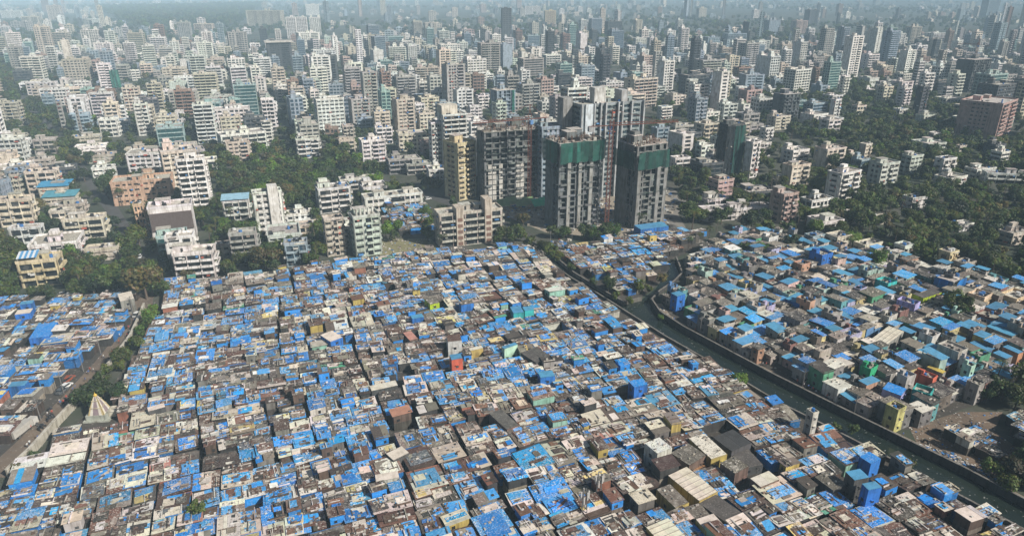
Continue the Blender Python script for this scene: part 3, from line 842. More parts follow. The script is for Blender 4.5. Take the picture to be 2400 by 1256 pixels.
for s in (-0.42, 0.22, 0.46): mb = MB(); mb.box(s*w - 1.1, s*w + 1.1, -d/2 - 1.2, -d/2 + 0.5, 0, H - 9, PL, C4((0.25, 0.25, 0.24)), R_); mb.build('concrete_shaft', t)
# tall finned tower behind them
tB = hero(1328, 1508, 232, 470, 24, .34, 'f', 'B', 'tall blue grey tower with white upright fins behind the netted towers', None)
t, X, Y, w, d, H, rot = tB; R_ = (math.cos(rot), math.sin(rot), 0, 0)
for s in (-0.5, -0.30, -0.20, -0.12, 0.08, 0.15, 0.30, 0.5):
    mb = MB(); mb.box(s*w - 0.45, s*w + 0.45, -d/2 - 1.5, -d/2 + 0.3, 0, H + 1.4, PL, C4((0.44, 0.46, 0.47)), R_); mb.build('fin', t)
mb = MB(); mb.box(-0.44*w, -0.31*w, -d/2 - 0.9, -d/2 + 0.2, 0, H + 1.0, PL, C4((0.62, 0.68, 0.72)), R_); mb.build('white_panel', t)
mb = MB(); mb.box(-w/2 - 7, -w/2 - 1, d*0.1, d*0.6, 0, H + 4, PL, C4((0.31, 0.31, 0.30)), R_); mb.build('lift_shaft', t)
mb = MB(); mb.box(-0.22*w, -0.04*w, -0.1*d, 0.3*d, H + 0.2, H + 9, PL, C4((0.6, 0.6, 0.58)), R_); mb.build('plant_room', t); mb = MB(); mb.box(0.2*w, 0.3*w, -0.2*d, 0.3*d, H + 0.2, H + 7, PL, C4((0.45, 0.46, 0.47)), R_); mb.build('plant_room', t)
# big unfinished block left of them
tE = hero(1116, 1262, 292, 474, 20, .45, 'q', 'u', 'wide unfinished concrete block with ragged top left of the red crane')
t, X, Y, w, d, H, rot = tE; site_roof(t, w, d, H, rot, 140); skirt(t, w, d, rot, H*0.72, (0, 3), (0.03, 0.16, 0.11)); R_ = (math.cos(rot), math.sin(rot), 0, 0)
mb = MB(); mb.box(-1.2, 1.0, -0.3, 0.3, 0, 2.4, PL, C4((0.62, 0.60, 0.55)), R_); me_ = mb.mesh('white_infill_wall')
for k in range(7):
    for s in (-0.40, -0.32, -0.2, 0.12, 0.2):
        o = bpy.data.objects.new('white_infill_wall', me_); COL.objects.link(o); o.parent = t; o.location = (R_[0]*s*w + R_[1]*d/2, R_[1]*s*w - R_[0]*d/2, 1 + k*3.1)
tE2 = hero(1250, 1334, 290, 468, 20, .7, 'g', 'b', 'shaded grey block between the red crane and the netted towers')
# stepped cream tower and the yellow tower
tD = hero(1024, 1097, 262, 400, 24, .75, 'l', 'w', 'stepped cream white tower behind the yellow tower')
t, X, Y, w, d, H, rot = tD; R_ = (math.cos(rot), math.sin(rot), 0, 0)
mb = MB(); mb.box(-0.5*w, 0.15*w, -0.35*d, 0.45*d, H + 0.2, H + 6.5, PL, C4((0.68, 0.63, 0.53)), R_); mb.build('penthouse', t)
hero(1003, 1036, 286, 398, 24, 1.1, 'm', 'w', 'narrow white wing with windows left of the stepped tower')
hero(1038, 1117, 326, 472, 42, 1.05, 'm', 'y', 'yellow cream tower standing in front of the stepped tower')
# dark netted tower on the right
tN = hero(1673, 1746, 288, 416, 26, .55, 'g', 'k', 'dark tower wrapped in black and green netting')
t, X, Y, w, d, H, rot = tN; net(t, w, d, H, rot, 2, H, (0,), (0.008, 0.075, 0.06), cover=(0.42, 1)); net(t, w, d, H, rot, 2, H + 0.5, (0,), (0.012, 0.018, 0.022), off=0.6, cover=(0, 0.42)); net(t, w, d, H, rot, 2, H + 0.5, (3,), (0.012, 0.016, 0.02))
hero(1737, 1784, 330, 418, 30, .9, 'k', 'w', 'white block with stepped balconies right of the dark netted tower')
# green net beside the white tower, top left
for lab, (t, X, Y, w, d, H, rot) in HERO.items():
    if 'hanging green safety net' in lab: net(t, w, d, H, rot, 3, H*0.82, (1,), (0.01, 0.22, 0.14), off=0.8); net(t, w, d, H, rot, H*0.2, H*0.8, (0,), (0.01, 0.18, 0.12), off=1.6, cover=(0.85, 1.5))
    if 'hanging green strip' in lab: net(t, w, d, H, rot, 2, H, (0,), (0.02, 0.30, 0.20), off=1.4, cover=(0.78, 0.9))
    if 'overhanging cap' in lab:
        mb = MB(); R_ = (math.cos(rot), math.sin(rot), 0, 0); mb.box(-w/2 - 2.5, w/2 + 2.5, -d/2 - 2.5, d/2 + 2, H + 1.2, H + 3.0, PL, C4((0.6, 0.57, 0.52)), R_, bottom=True); mb.build('roof_cap', t)
    if 'louvres' in lab:
        R_ = (math.cos(rot), math.sin(rot), 0, 0); n = 46; mes = None
        for k in range(n):
            mb = MB(); mb.box(-0.16, 0.16, -0.75, 0.0, H*0.34, H - 2.2, PT, (0.16, 0.125, 0.115, 0), R_)
            if mes is None: mes = mb.mesh('louvre')
            s = -w/2 + 0.6 + (w - 1.2)*k/(n-1); o = bpy.data.objects.new('louvre', mes); COL.objects.link(o); o.parent = t
            o.location = (R_[0]*s + R_[1]*(d/2), R_[1]*s - R_[0]*(d/2), 0)
    if 'two stair towers' in lab:
        R_ = (math.cos(rot), math.sin(rot), 0, 0)
        for s, hh in ((-0.19, 3.5), (0.26, 6.5)):
            mb = MB(); mb.box(s*w - 1.8, s*w + 1.8, -d/2 - 1.7, d*0.1, 0, H + hh, PL, C4((0.53, 0.46, 0.38)), R_)
            for k in range(int(H/3)): mb.box(s*w - 1.2, s*w + 1.2, -d/2 - 1.78, -d/2 - 1.5, 1 + 3*k, 2.7 + 3*k, PT, (0.20, 0.12, 0.09, 0), R_)
            mb.build('stair_tower', t)
    if 'striped blue roof canopy' in lab:
        R_ = (math.cos(rot), math.sin(rot), 0, 0); mb = MB()
        for k in range(8):
            s = -0.46*w + k*0.062*w; mb.slab(s, s + 0.06*w, -0.52*d, 0.1*d, H + 2.4, H + 2.4, H + 3.8, H + 3.8, 0.1, PT, (0.10, 0.30, 0.55, 0) if k % 2 else (0.62, 0.66, 0.7, 0), R_)
        for x, y in ((-0.44, -0.48), (0.02, -0.48), (-0.44, 0.06), (0.02, 0.06)): mb.box(x*w - .1, x*w + .1, y*d - .1, y*d + .1, H + 0.2, H + 2.4, PT, (0.3, 0.3, 0.3, 0), R_)
        mb.build('roof_canopy', t)
    if 'sheet roof' in lab:
        R_ = (math.cos(rot), math.sin(rot), 0, 0); cc_ = (0.30, 0.50, 0.62, 0) if 'pale' in lab else (0.06, 0.30, 0.52, 0) if 'bright' in lab else (0.10, 0.33, 0.42, 0)
        for k in range(3):
            mb = MB(); s = -w/2 - .5 + (w + 1)*k/3; mb.slab(s, s + (w + 1)/3, -d/2 - .8, d/2 + .5, H + 1.6, H + 1.6, H + 3.0, H + 3.0, 0.12, SH, cc_, R_, bottom=True); mb.build('roof_sheet', t)
    if 'lift shaft' in lab:
        R_ = (math.cos(rot), math.sin(rot), 0, 0); mb = MB(); mb.box(0.02*w, 0.36*w, -d/2 - 1.2, d*0.1, 0, H + 3.6, PL, C4((0.72, 0.70, 0.66)), R_); mb.build('lift_shaft', t)
    if 'roof pipes' in lab:
        R_ = (math.cos(rot), math.sin(rot), 0, 0)
        for k in range(5):
            mb = MB(); x, y = (-0.35 + 0.15*k)*w, -0.36*d; mb.cyl(R_[0]*x - R_[1]*y, R_[1]*x + R_[0]*y, H + 0.2, H + 4.2, 0.55, PL, (0.6, 0.6, 0.55, 0), 8); mb.build('roof_pipe', t)
# blue wrapped building in the east quarter
tW = hero(2186, 2256, 640, 705, 36, .8, 'q', 'u', 'building wrapped in bright blue sheeting in the painted quarter')
t, X, Y, w, d, H, rot = tW; net(t, w, d, H, rot, 0.5, H + 0.4, (0, 3), (0.01, 0.16, 0.50), name='blue_wrap')
# cranes
def crane(u, vb, vt, jib_u, jib_v, counter, label, col=(0.17, 0.065, 0.045, 0)):
    X, Y = G(u, vb); dep = PJ(X, Y, 0)[2]; H = 0.0
    while PJ(X, Y, H)[1] > vt and H < 140: H += 0.5
    t = thing('tower_crane', label, 'crane', (X, Y, 0), None, True); s = 0.9; mb = MB()
    for a, b_ in ((-1, -1), (1, -1), (1, 1), (-1, 1)): mb.bar((a*s, b_*s, 0), (a*s, b_*s, H), 0.16, PT, col)
    z = 0; k = 0
    while z < H - 1.8:
        for a, b_, c_, e in ((-1, -1, 1, -1), (1, -1, 1, 1), (1, 1, -1, 1), (-1, 1, -1, -1)):
            if k % 2: a, b_, c_, e = c_, e, a, b_
            mb.bar((a*s, b_*s, z), (c_*s, e*s, z + 1.8), 0.1, PT, col)
        z += 1.8; k += 1
    mb.build('mast', t)
    q = None
    for zz in (H - 3,):
        gx, gy = G(jib_u, jib_v, zz); q = (gx - X, gy - Y, 0)
    L = min(45, math.hypot(q[0], q[1])); dx, dy = q[0]/math.hypot(q[0], q[1]), q[1]/math.hypot(q[0], q[1])
    mb = MB(); zj = H - 3; nx, ny = -dy*0.7, dx*0.7
    mb.bar((-dx*12, -dy*12, zj), (dx*L, dy*L, zj + 0.5), 0.16, PT, col)
    mb.bar((nx - dx*12, ny - dy*12, zj), (nx + dx*L, ny + dy*L, zj + 0.5), 0.16, PT, col); mb.bar((nx/2, ny/2, zj + 1.4), (nx/2 + dx*L, ny/2 + dy*L, zj + 1.3), 0.13, PT, col)
    for k in range(int(L/2)):
        mb.bar((dx*k*2, dy*k*2, zj), (nx/2 + dx*(k*2 + 1), ny/2 + dy*(k*2 + 1), zj + 1.4), 0.07, PT, col); mb.bar((nx/2 + dx*(k*2 + 1), ny/2 + dy*(k*2 + 1), zj + 1.4), (nx + dx*(k*2 + 2), ny + dy*(k*2 + 2), zj), 0.07, PT, col)
    mb.build('jib', t)
    mb = MB(); mb.bar((0, 0, H), (0, 0, H + 5), 0.25, PT, col); mb.bar((0, 0, H + 5), (dx*L*0.7, dy*L*0.7, zj + 1.4), 0.07, PT, col); mb.bar((0, 0, H + 5), (-dx*11, -dy*11, zj), 0.07, PT, col); mb.build('apex', t)
    mb = MB(); mb.box(-1.2, 1.2, -1.2, 1.2, -2.4, 0, PL, (0.4, 0.4, 0.4, 0), (dx, dy, -dx*11, -dy*11), bottom=True); o = mb.build('counterweight', t); o.location.z = zj
    mb = MB(); mb.box(-0.9, 0.9, 0.9, 2.5, zj - 2.6, zj - 0.4, PT, (0.12, 0.25, 0.5, 0), (dx, dy, 0, 0), bottom=True); mb.build('cab', t)
crane(1240, 478, 268, 1108, 292, 1, 'rusty red lattice crane in front of the wide unfinished block')
crane(1421, 532, 283, 1590, 288, 1, 'rusty red lattice crane between the two netted towers')
crane(2270, 200, 100, 2242, 104, 1, 'small hazy crane over the dark half built tower, top right')
# mobile-phone masts rising from the shack roofs
def mast(u, v, h, label):
    X, Y = G(u, v); t = thing('antenna_mast', label, 'mast', (X, Y, 0), None, True); mb = MB(); g = (0.16, 0.16, 0.16, 0)
    for a, b_ in ((-1, -1), (1, -1), (1, 1), (-1, 1)): mb.bar((a*.7, b_*.7, 0), (a*.35, b_*.35, h), 0.07, PT, g)
    for k in range(int(h/1.2)):
        z = k*1.2; r = .7 - .35*z/h
        for a, b_, c_, e in ((-1, -1, 1, -1), (1, -1, 1, 1), (1, 1, -1, 1), (-1, 1, -1, -1)): mb.bar((a*r, b_*r, z), (c_*r, e*r, z + 1.2), 0.04, PT, g)
    mb.build('lattice', t)
    for k in range(7):
        an = k*0.9; m2 = MB(); x, y = 0.95*math.cos(an), 0.95*math.sin(an); m2.box(x - .14, x + .14, y - .1, y + .1, h - 2.4 - 1.2*(k % 2), h - 0.4 - 1.2*(k % 2), PT, (0.62, 0.6, 0.57, 0)); m2.bar((x, y, h - 1.5), (x*.3, y*.3, h - 1.5), .05, PT, g); m2.build('antenna_panel', t)
mast(1368, 1222, 9.5, 'lattice mast with pale antenna panels, lower of the two among the bottom shacks')
mast(1402, 1178, 9.0, 'lattice mast with pale antenna panels, upper of the two among the bottom shacks')

# ---------------------------------------------------------------- more blocks between the traced ones
SLUMS = [P_MAIN, P_WEST, P_MID, P_EAST, P_YARD, P_BUILD, CANAL]
GREEN_I = [  # wooded zones in the photograph: polygon, trees per 100 m2, palm share, max block height there
    ([(-40, 130), (30, 150), (60, 215), (150, 290), (240, 400), (300, 480), (345, 590), (300, 610), (235, 470), (160, 380), (80, 330), (-60, 340)], 2.6, 0.05),
    ([(480, 372), (600, 350), (700, 372), (880, 395), (880, 445), (730, 440), (690, 480), (560, 470), (500, 440)], 1.7, 0.06),
    ([(-60, 600), (30, 600), (50, 660), (150, 668), (300, 640), (380, 640), (375, 690), (300, 672), (110, 698), (-60, 712)], 1.5, 0.03),
    ([(1590, 395), (1680, 430), (1790, 440), (1990, 350), (2150, 300), (2400, 320), (2480, 420), (2480, 680), (2330, 650), (2200, 630), (2080, 580), (1960, 570), (1830, 548), (1740, 538), (1620, 540), (1580, 470)], 1.15, 0.45),
    ([(1780, 220), (2000, 200), (2250, 250), (2260, 330), (2000, 350), (1790, 320)], 1.1, 0.3),
    ([(220, 20), (620, 10), (560, 62), (330, 70)], 0.5, 0.0),
    ([(2310, 1120), (2360, 1105), (2480, 1150), (2480, 1290), (2400, 1240), (2330, 1190)], 3.0, 0.0),
    ([(2340, 925), (2480, 890), (2480, 970), (2380, 975)], 2.0, 0.1),
    ([(2350, 1010), (2480, 1040), (2480, 1160), (2400, 1150), (2370, 1090)], 2.2, 0.0),
    ([(470, 480), (590, 480), (600, 600), (540, 640), (500, 640)], 1.6, 0.3),
]
GREEN = [(WP(p), dns, palm) for p, dns, palm in GREEN_I]
def zone(x, y):
    for i, (P, _, _) in enumerate(GREEN):
        if inpoly(x, y, P): return i
    return -1
def inslum(x, y): return any(inpoly(x, y, P) for P in SLUMS)
STREETS = [WP([(392, 660), (350, 625), (322, 597), (296, 545), (262, 490), (215, 430), (165, 360), (115, 300), (40, 215)]), WP([(1245, 560), (1130, 500), (1040, 470), (960, 440), (880, 420)]), WP([(1635, 570), (1590, 535), (1572, 500), (1592, 470), (1560, 440)]), lane]
def onstreet(x, y, m):
    for S in STREETS:
        for (x0, y0), (x1, y1) in zip(S, S[1:]):
            dx, dy = x1-x0, y1-y0; t = max(0, min(1, ((x-x0)*dx + (y-y0)*dy)/(dx*dx + dy*dy)))
            if (x-x0-t*dx)**2 + (y-y0-t*dy)**2 < m*m: return True
    return False
far = MB()          # everything past the 300 largest
ca0, sa0 = math.cos(DEF_A), math.sin(DEF_A)
cands = []
gy = 300.0
for i in range(-70, 70):
    for j in range(0, 64):
        s = 26.0
        lx, ly = i*s + U(-6, 6), j*s + U(-6, 6)
        x, y = ca0*lx - sa0*ly*0.9, sa0*lx + ca0*ly + 250
        if y < 280 or y > 1560: continue
        u, v, dep = PJ(x, y, 0)
        if u < -140 or u > 2540: continue
        cands.append((y, x, u, v, dep))
cands.sort()
STYL = 'ggbblmmkkfh'
for y, x, u, v, dep in cands:
    if inslum(x, y) or onstreet(x, y, 12) or (v > 470 and 880 < u < 1620) or v > (545 if u > 880 else 640): continue
    z = zone(x, y)
    if z >= 0 and rnd() < (0.97 if z in (0, 1, 2) else 0.55 if y < 520 else 0.6): continue
    if rnd() < 0.3: continue
    w = U(9, 20)*(1.7 if rnd() < 0.15 else 1); d = min(16, w*U(0.5, 0.95)); rot = DEF_A + math.radians(random.choice([0, 0, 0, 8, -8, 90]) + U(-4, 4))
    if occupied(x, y, max(w, d)*0.55 + 1.5): continue
    k = rnd()
    H = U(7, 15) if k < 0.55 else U(15, 28) if k < 0.86 else U(30, 54)
    if y > 850 and (rnd() < 0.25): continue
    if y > 850 and k < 0.86: H *= 0.8
    if z >= 0: H = U(5, 14)
    if y < 420: H = min(H, U(8, 14))
    ok = False
    while H >= 5:
        tu, tv, _ = PJ(x, y, H); hw = w*0.5/dep*FPX; bad = False
        for bx0, bx1, bt, bb, bd in BUILD:
            if bd > dep and tu + hw > bx0 and tu - hw < bx1 and tv < bt + 0.50*(bb - bt) and v > bt: bad = True; break
        if not bad: ok = True; break
        H -= 2.5
    if not ok: continue
    cc = random.choice('wwwwwwwwccegggbbkmm' if rnd() < 0.93 else 'pr'); st = random.choice(STYL)
    if st == 'h': cc = random.choice('bkt')
    if NBLD[0] < 300:
        put_building(x, y, w, d, H, rot, st, cc, near=(y < 520), group='apartment blocks of the city')
    else:
        wc = vary(WC[cc], 0.12); W, Gz, bal = apartment(w, d, H, rot, st, wc, GLASS.get(cc, (0.022, 0.026, 0.03)), False, 3.3)
        rf, pp, hd, tk = roofing(w, d, H, rot, wc, False)
        for q in [W, Gz, rf, pp] + hd: far.add(q, (x, y, 0))
        for tm, zs in bal:
            for z_ in zs: far.add(tm, (x, y, z_))
        FOOT.append((x, y, math.hypot(w, d)/2, rot, w, d))
# the city fading to the horizon
def simple_block(mb, x, y, w, d, H, rot, wc, gl):
    R = (math.cos(rot), math.sin(rot), x, y); n = max(1, int(H/4.2)); fh = H/n
    mb.box(-w/2 + .3, w/2 - .3, -d/2 + .3, d/2 - .3, 0, H - 0.1, GL, C4(gl), R, top=False)
    c = C4(wc)
    for k in range(n + 1): mb.box(-w/2, w/2, -d/2, d/2, max(0, k*fh - 1.0), min(H, k*fh + 1.0), PL, c, R, top=(k == n))
    for s in (-0.5, -0.17, 0.17, 0.5):
        mb.box(s*w - 0.8, s*w + 0.8, -d/2 - .1, -d/2 + .5, 0, H, PL, c, R, top=False)
    mb.box(-w/2 - .1, -w/2 + .5, -0.2*d, 0.5*d, 0, H, PL, c, R, top=False); mb.box(w/2 - .5, w/2 + .1, -0.4*d, 0.1*d, 0, H, PL, c, R, top=False)
    mb.box(-0.2*w, 0.15*w, -0.1*d, 0.3*d, H, H + U(2, 4), PL, c, R)
for i in range(3000):
    y = 1500 + 5200*rnd()**1.35; x = U(-0.84, 0.84)*y
    u, v, dep = PJ(x, y, 0)
    if u < -60 or u > 2460: continue
    z = zone(x, y)
    if z == 5 and rnd() < 0.95: continue
    cl = math.sin(x*0.0031 + 1.3) + math.sin(y*0.0043 + x*0.0012) + 0.7*math.sin(x*0.009 - y*0.005)
    if rnd() > 0.42 + 0.28*cl: continue
    if occupied(x, y, 14): continue
    k = rnd(); f_ = 1 + max(0, (y - 2500)/3500)
    w = U(8, 24)*f_; d = w*U(0.4, 0.9); kk = k - 0.06*cl; H = U(5, 14) if kk < 0.66 else U(14, 34) if kk < 0.92 else U(40, 80)
    if y > 3000: H *= 1.2
    simple_block(far, x, y, w, d, H, DEF_A + math.radians(random.choice([0, 10, -8, 90, 60])), vary(WC[random.choice('wwccceegggbbkrp')], 0.2), (0.03, 0.035, 0.04))
o = far.build('far_city_blocks'); setting(o, 'stuff', 'mass of smaller and distant city blocks fading into the haze'); o['category'] = 'buildings'
# ================================================================ shack quarters
BLUE = [(0.012, 0.20, 0.58), (0.02, 0.23, 0.62), (0.04, 0.24, 0.55), (0.010, 0.15, 0.46), (0.07, 0.28, 0.58), (0.015, 0.30, 0.66)]
CERU = (0.085, 0.31, 0.52)
GREY = [(0.14, 0.12, 0.098), (0.085, 0.074, 0.062), (0.20, 0.175, 0.14), (0.055, 0.048, 0.042), (0.26, 0.225, 0.18)]
PALE = [(0.74, 0.68, 0.57), (0.64, 0.57, 0.46), (0.80, 0.76, 0.68)]
RUST = [(0.12, 0.065, 0.045), (0.085, 0.055, 0.042), (0.2, 0.10, 0.065)]
BIAS = [0.0, 0.0]
def roof_colour():
    k = rnd(); a = 0.20 + 0.12*BIAS[0]; b_ = a + 0.27 - 0.05*BIAS[1]; c_ = b_ + 0.25 - 0.06*BIAS[0]
    if k < a: return 'blue', random.choice(BLUE), TP
    if k < b_: return 'grey', random.choice(GREY), SH
    if k < c_: return 'pale', random.choice(PALE), SH
    if k < 0.965: return 'rusty', random.choice(RUST), SH
    return random.choice([('green', (0.08, 0.34, 0.22), SH), ('yellow', (0.55, 0.42, 0.15), TP), ('salmon', (0.50, 0.25, 0.18), SH), ('sky blue', CERU, SH), ('sky blue', CERU, SH)])
def bias(x, y):
    BIAS[0] = math.sin(x*0.045 + 0.6) * math.sin(y*0.06 + 1.1) + 0.6*math.sin(x*0.11 - y*0.08) - 0.4*max(0, (x - 20)/60 if y < 190 else 0)
    BIAS[1] = math.sin(x*0.07 + y*0.05)
WALLS = [('blue', (0.015, 0.19, 0.56), TP)] * 5 + [('grey', (0.18, 0.17, 0.155), PL)] * 4 + [('brown', (0.12, 0.08, 0.06), PL)] * 3 + [('pale', (0.55, 0.53, 0.48), PL)] * 2 + \
        [('dark', (0.045, 0.045, 0.045), PL)] * 3 + [('mint', (0.30, 0.52, 0.42), PL), ('yellow', (0.52, 0.40, 0.12), PL), ('brick', (0.33, 0.14, 0.09), PL)]
def cloth(mb, x0, x1, y0, y1, zf, R, col, n=3, amp=0.12):
    P = {}
    for i in range(n+1):
        for k in range(n+1):
            x = x0 + (x1-x0)*i/n; y = y0 + (y1-y0)*k/n
            if i in (0, n): x += U(-0.12, 0.12)
            if k in (0, n): y += U(-0.12, 0.12)
            z = zf(x, y) + U(0.0, amp)
            P[i, k] = (R[2] + R[0]*x - R[1]*y, R[3] + R[1]*x + R[0]*y, z)
    for i in range(n):
        for k in range(n): mb.face([P[i, k], P[i+1, k], P[i+1, k+1], P[i, k+1]], TP, col)
def gen_shack(w, d, h, rot, tall, force=None):
    R = (math.cos(rot), math.sin(rot), 0, 0)
    wall, sheets, tarp, junk, front = MB(), [], MB(), MB(), MB()
    wn_, wcol, wm = random.choice(WALLS)
    if not tall and rnd() < 0.75: wn_, wcol, wm = random.choice([('dark', (0.03, 0.028, 0.026), PL), ('brown', (0.065, 0.045, 0.035), PL), ('dark', (0.05, 0.048, 0.045), PL), ('blue', (0.010, 0.10, 0.30), TP)])  # most low walls coloured dark to imitate the shade under roof edges
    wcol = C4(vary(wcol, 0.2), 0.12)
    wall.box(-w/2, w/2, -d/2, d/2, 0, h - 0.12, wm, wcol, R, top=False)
    if tall:
        l_ = random.choice(GREY); wall.box(-w/2 - .05, w/2 + .05, -d/2 - .05, d/2 + .05, 0, h*0.48, PL, C4(vary(l_, 0.2)), R)
        fx_ = U(-.35, .2)*w
        if rnd() < 0.6: front.box(fx_, fx_ + U(.6, 1.1), -d/2 - .08, -d/2 + .1, h*0.55, h*0.55 + U(.6, 1.0), GL, (0.03, 0.03, 0.03, 0), R)
        elif rnd() < 0.5: front.box(-w/2 - .08, -w/2 + .1, -d*0.1, d*0.15, h*0.55, h*0.55 + .9, GL, (0.03, 0.03, 0.03, 0), R)
    sl = U(-0.13, 0.13); sk = U(-0.06, 0.06); o = U(0.15, 0.42)
    zf = lambda x, y: h + sl*y + sk*x
    rn, rc, rm = roof_colour()
    if force: rn, rc, rm = force
    ns = 1 if tall and rnd() < 0.5 else random.choice([1, 2, 2, 3, 3, 4]); ax = rnd() < 0.6; cuts = [0] + sorted(U(0.25, 0.75) for _ in range(ns-1)) + [1]
    for k in range(ns):
        t0, t1 = cuts[k], cuts[k+1]
        if t1 - t0 < 0.08: continue
        if ax: a = (-w/2 - o + (w + 2*o)*t0, -w/2 - o + (w + 2*o)*t1, -d/2 - o, d/2 + o)
        else: a = (-w/2 - o, w/2 + o, -d/2 - o + (d + 2*o)*t0, -d/2 - o + (d + 2*o)*t1)
        q = (rn, rc, rm) if (k == 0 or rnd() < 0.45) else roof_colour()
        sp = U(0.15, 1.0) if q[0] in ('blue',) else U(0.05, 0.75)
        if tall and rnd() < 0.5: sp *= 0.2
        dz = 0.05*k; mb = MB()
        mb.slab(a[0], a[1], a[2], a[3], zf(a[0], a[2]) + dz, zf(a[1], a[2]) + dz, zf(a[1], a[3]) + dz, zf(a[0], a[3]) + dz, 0.10, q[2], C4(vary(q[1], 0.22, 0.08), sp), R, bottom=True)
        sheets.append(mb)
    if not tall:
        for k in range(random.randint(1, 3)):      # loose patch sheets
            a, b_ = U(.7, 2.0), U(.5, 1.5); x = U(-1, 1)*max(0, w/2 - a); y = U(-1, 1)*max(0, d/2 - b_); q = roof_colour(); mb = MB(); dz = 0.16 + 0.03*k
            if q[0] in ('green', 'salmon', 'sky blue'): q = ('pale', random.choice(PALE), SH)
            mb.slab(x-a, x+a, y-b_, y+b_, zf(x-a, y-b_) + dz, zf(x+a, y-b_) + dz + U(0, .12), zf(x+a, y+b_) + dz, zf(x-a, y+b_) + dz + U(0, .12), 0.06, q[2], C4(vary(q[1], 0.25, 0.08), U(.05, .55)), R, bottom=True); sheets.append(mb)
    tn = None
    k = rnd()
    if rn != 'sky blue' and k < (0.2 if tall else 0.42):
        fx, fy = U(0.45, 1.0), U(0.4, 1.0); cx, cy = U(-1, 1)*(1-fx)*w/2, U(-1, 1)*(1-fy)*d/2
        tc = random.choice(BLUE) if rnd() < 0.78 else random.choice([(0.62, 0.6, 0.55), (0.08, 0.08, 0.09), (0.55, 0.53, 0.5), (0.6, 0.5, 0.2)])
        tn = 'blue' if tc[2] > 0.45 and tc[0] < 0.2 else 'other'
        cloth(tarp, cx - fx*w/2, cx + fx*w/2, cy - fy*d/2, cy + fy*d/2, lambda x, y: zf(x, y) + 0.12, R, C4(vary(tc, 0.3, 0.08), U(0.1, 1.0)))
    for k in range(random.randint(1, 5) if tall else random.randint(6, 15)):
        x, y = U(-0.46, 0.46)*w, U(-0.46, 0.46)*d; z = zf(x, y) + 0.05; cc = vary(random.choice([(0.55, 0.52, 0.48), (0.5, 0.46, 0.4), (0.06, 0.055, 0.05), (0.18, 0.12, 0.09), (0.3, 0.27, 0.23), (0.62, 0.6, 0.58)]), 0.25)
        if rnd() < 0.3:
            a, b_ = U(0.9, 2.0), U(0.06, 0.14); a, b_ = (a, b_) if rnd() < 0.5 else (b_, a)
        else: a, b_ = U(0.12, 0.42), U(0.1, 0.35)
        x = max(-w/2 + a, min(w/2 - a, x)) if a < w/2 else 0; y = max(-d/2 + b_, min(d/2 - b_, y)) if b_ < d/2 else 0
        junk.box(x - a, x + a, y - b_, y + b_, z, z + U(0.12, 0.38), PL, C4(cc), R)
    look = {'blue': 'speckled blue', 'grey': 'grey sheet', 'pale': 'pale sheet', 'rusty': 'rusty brown', 'green': 'green', 'yellow': 'yellow', 'salmon': 'salmon', 'sky blue': 'sky blue'}[rn]
    if tall: lab = f'raised {wn_} shack with {look} roof'
    else:
        lab = f'low shack with {look} roof' + (' and tarpaulin' if tn == 'blue' and rn != 'blue' else '')
    return wall, sheets, tarp, junk, front, lab
HOUSEW = [('cream', (0.60, 0.54, 0.40)), ('beige', (0.50, 0.42, 0.32)), ('mint', (0.35, 0.58, 0.48)), ('teal', (0.06, 0.36, 0.38)), ('lilac', (0.42, 0.40, 0.66)), ('yellow', (0.62, 0.50, 0.16)), ('green', (0.05, 0.38, 0.18)),
          ('pink', (0.58, 0.38, 0.33)), ('blue', (0.04, 0.24, 0.55)), ('white', (0.68, 0.67, 0.64)), ('grey', (0.30, 0.29, 0.28)), ('grey', (0.22, 0.21, 0.2)), ('brick red', (0.30, 0.12, 0.09)), ('orange', (0.58, 0.30, 0.15)), ('cream', (0.58, 0.55, 0.48)), ('pale', (0.5, 0.48, 0.44)), ('pale', (0.44, 0.42, 0.38)), ('beige', (0.4, 0.34, 0.27)), ('cream', (0.55, 0.5, 0.4)), ('brown', (0.2, 0.15, 0.12)), ('grey', (0.25, 0.25, 0.24)), ('pale', (0.52, 0.5, 0.46))]
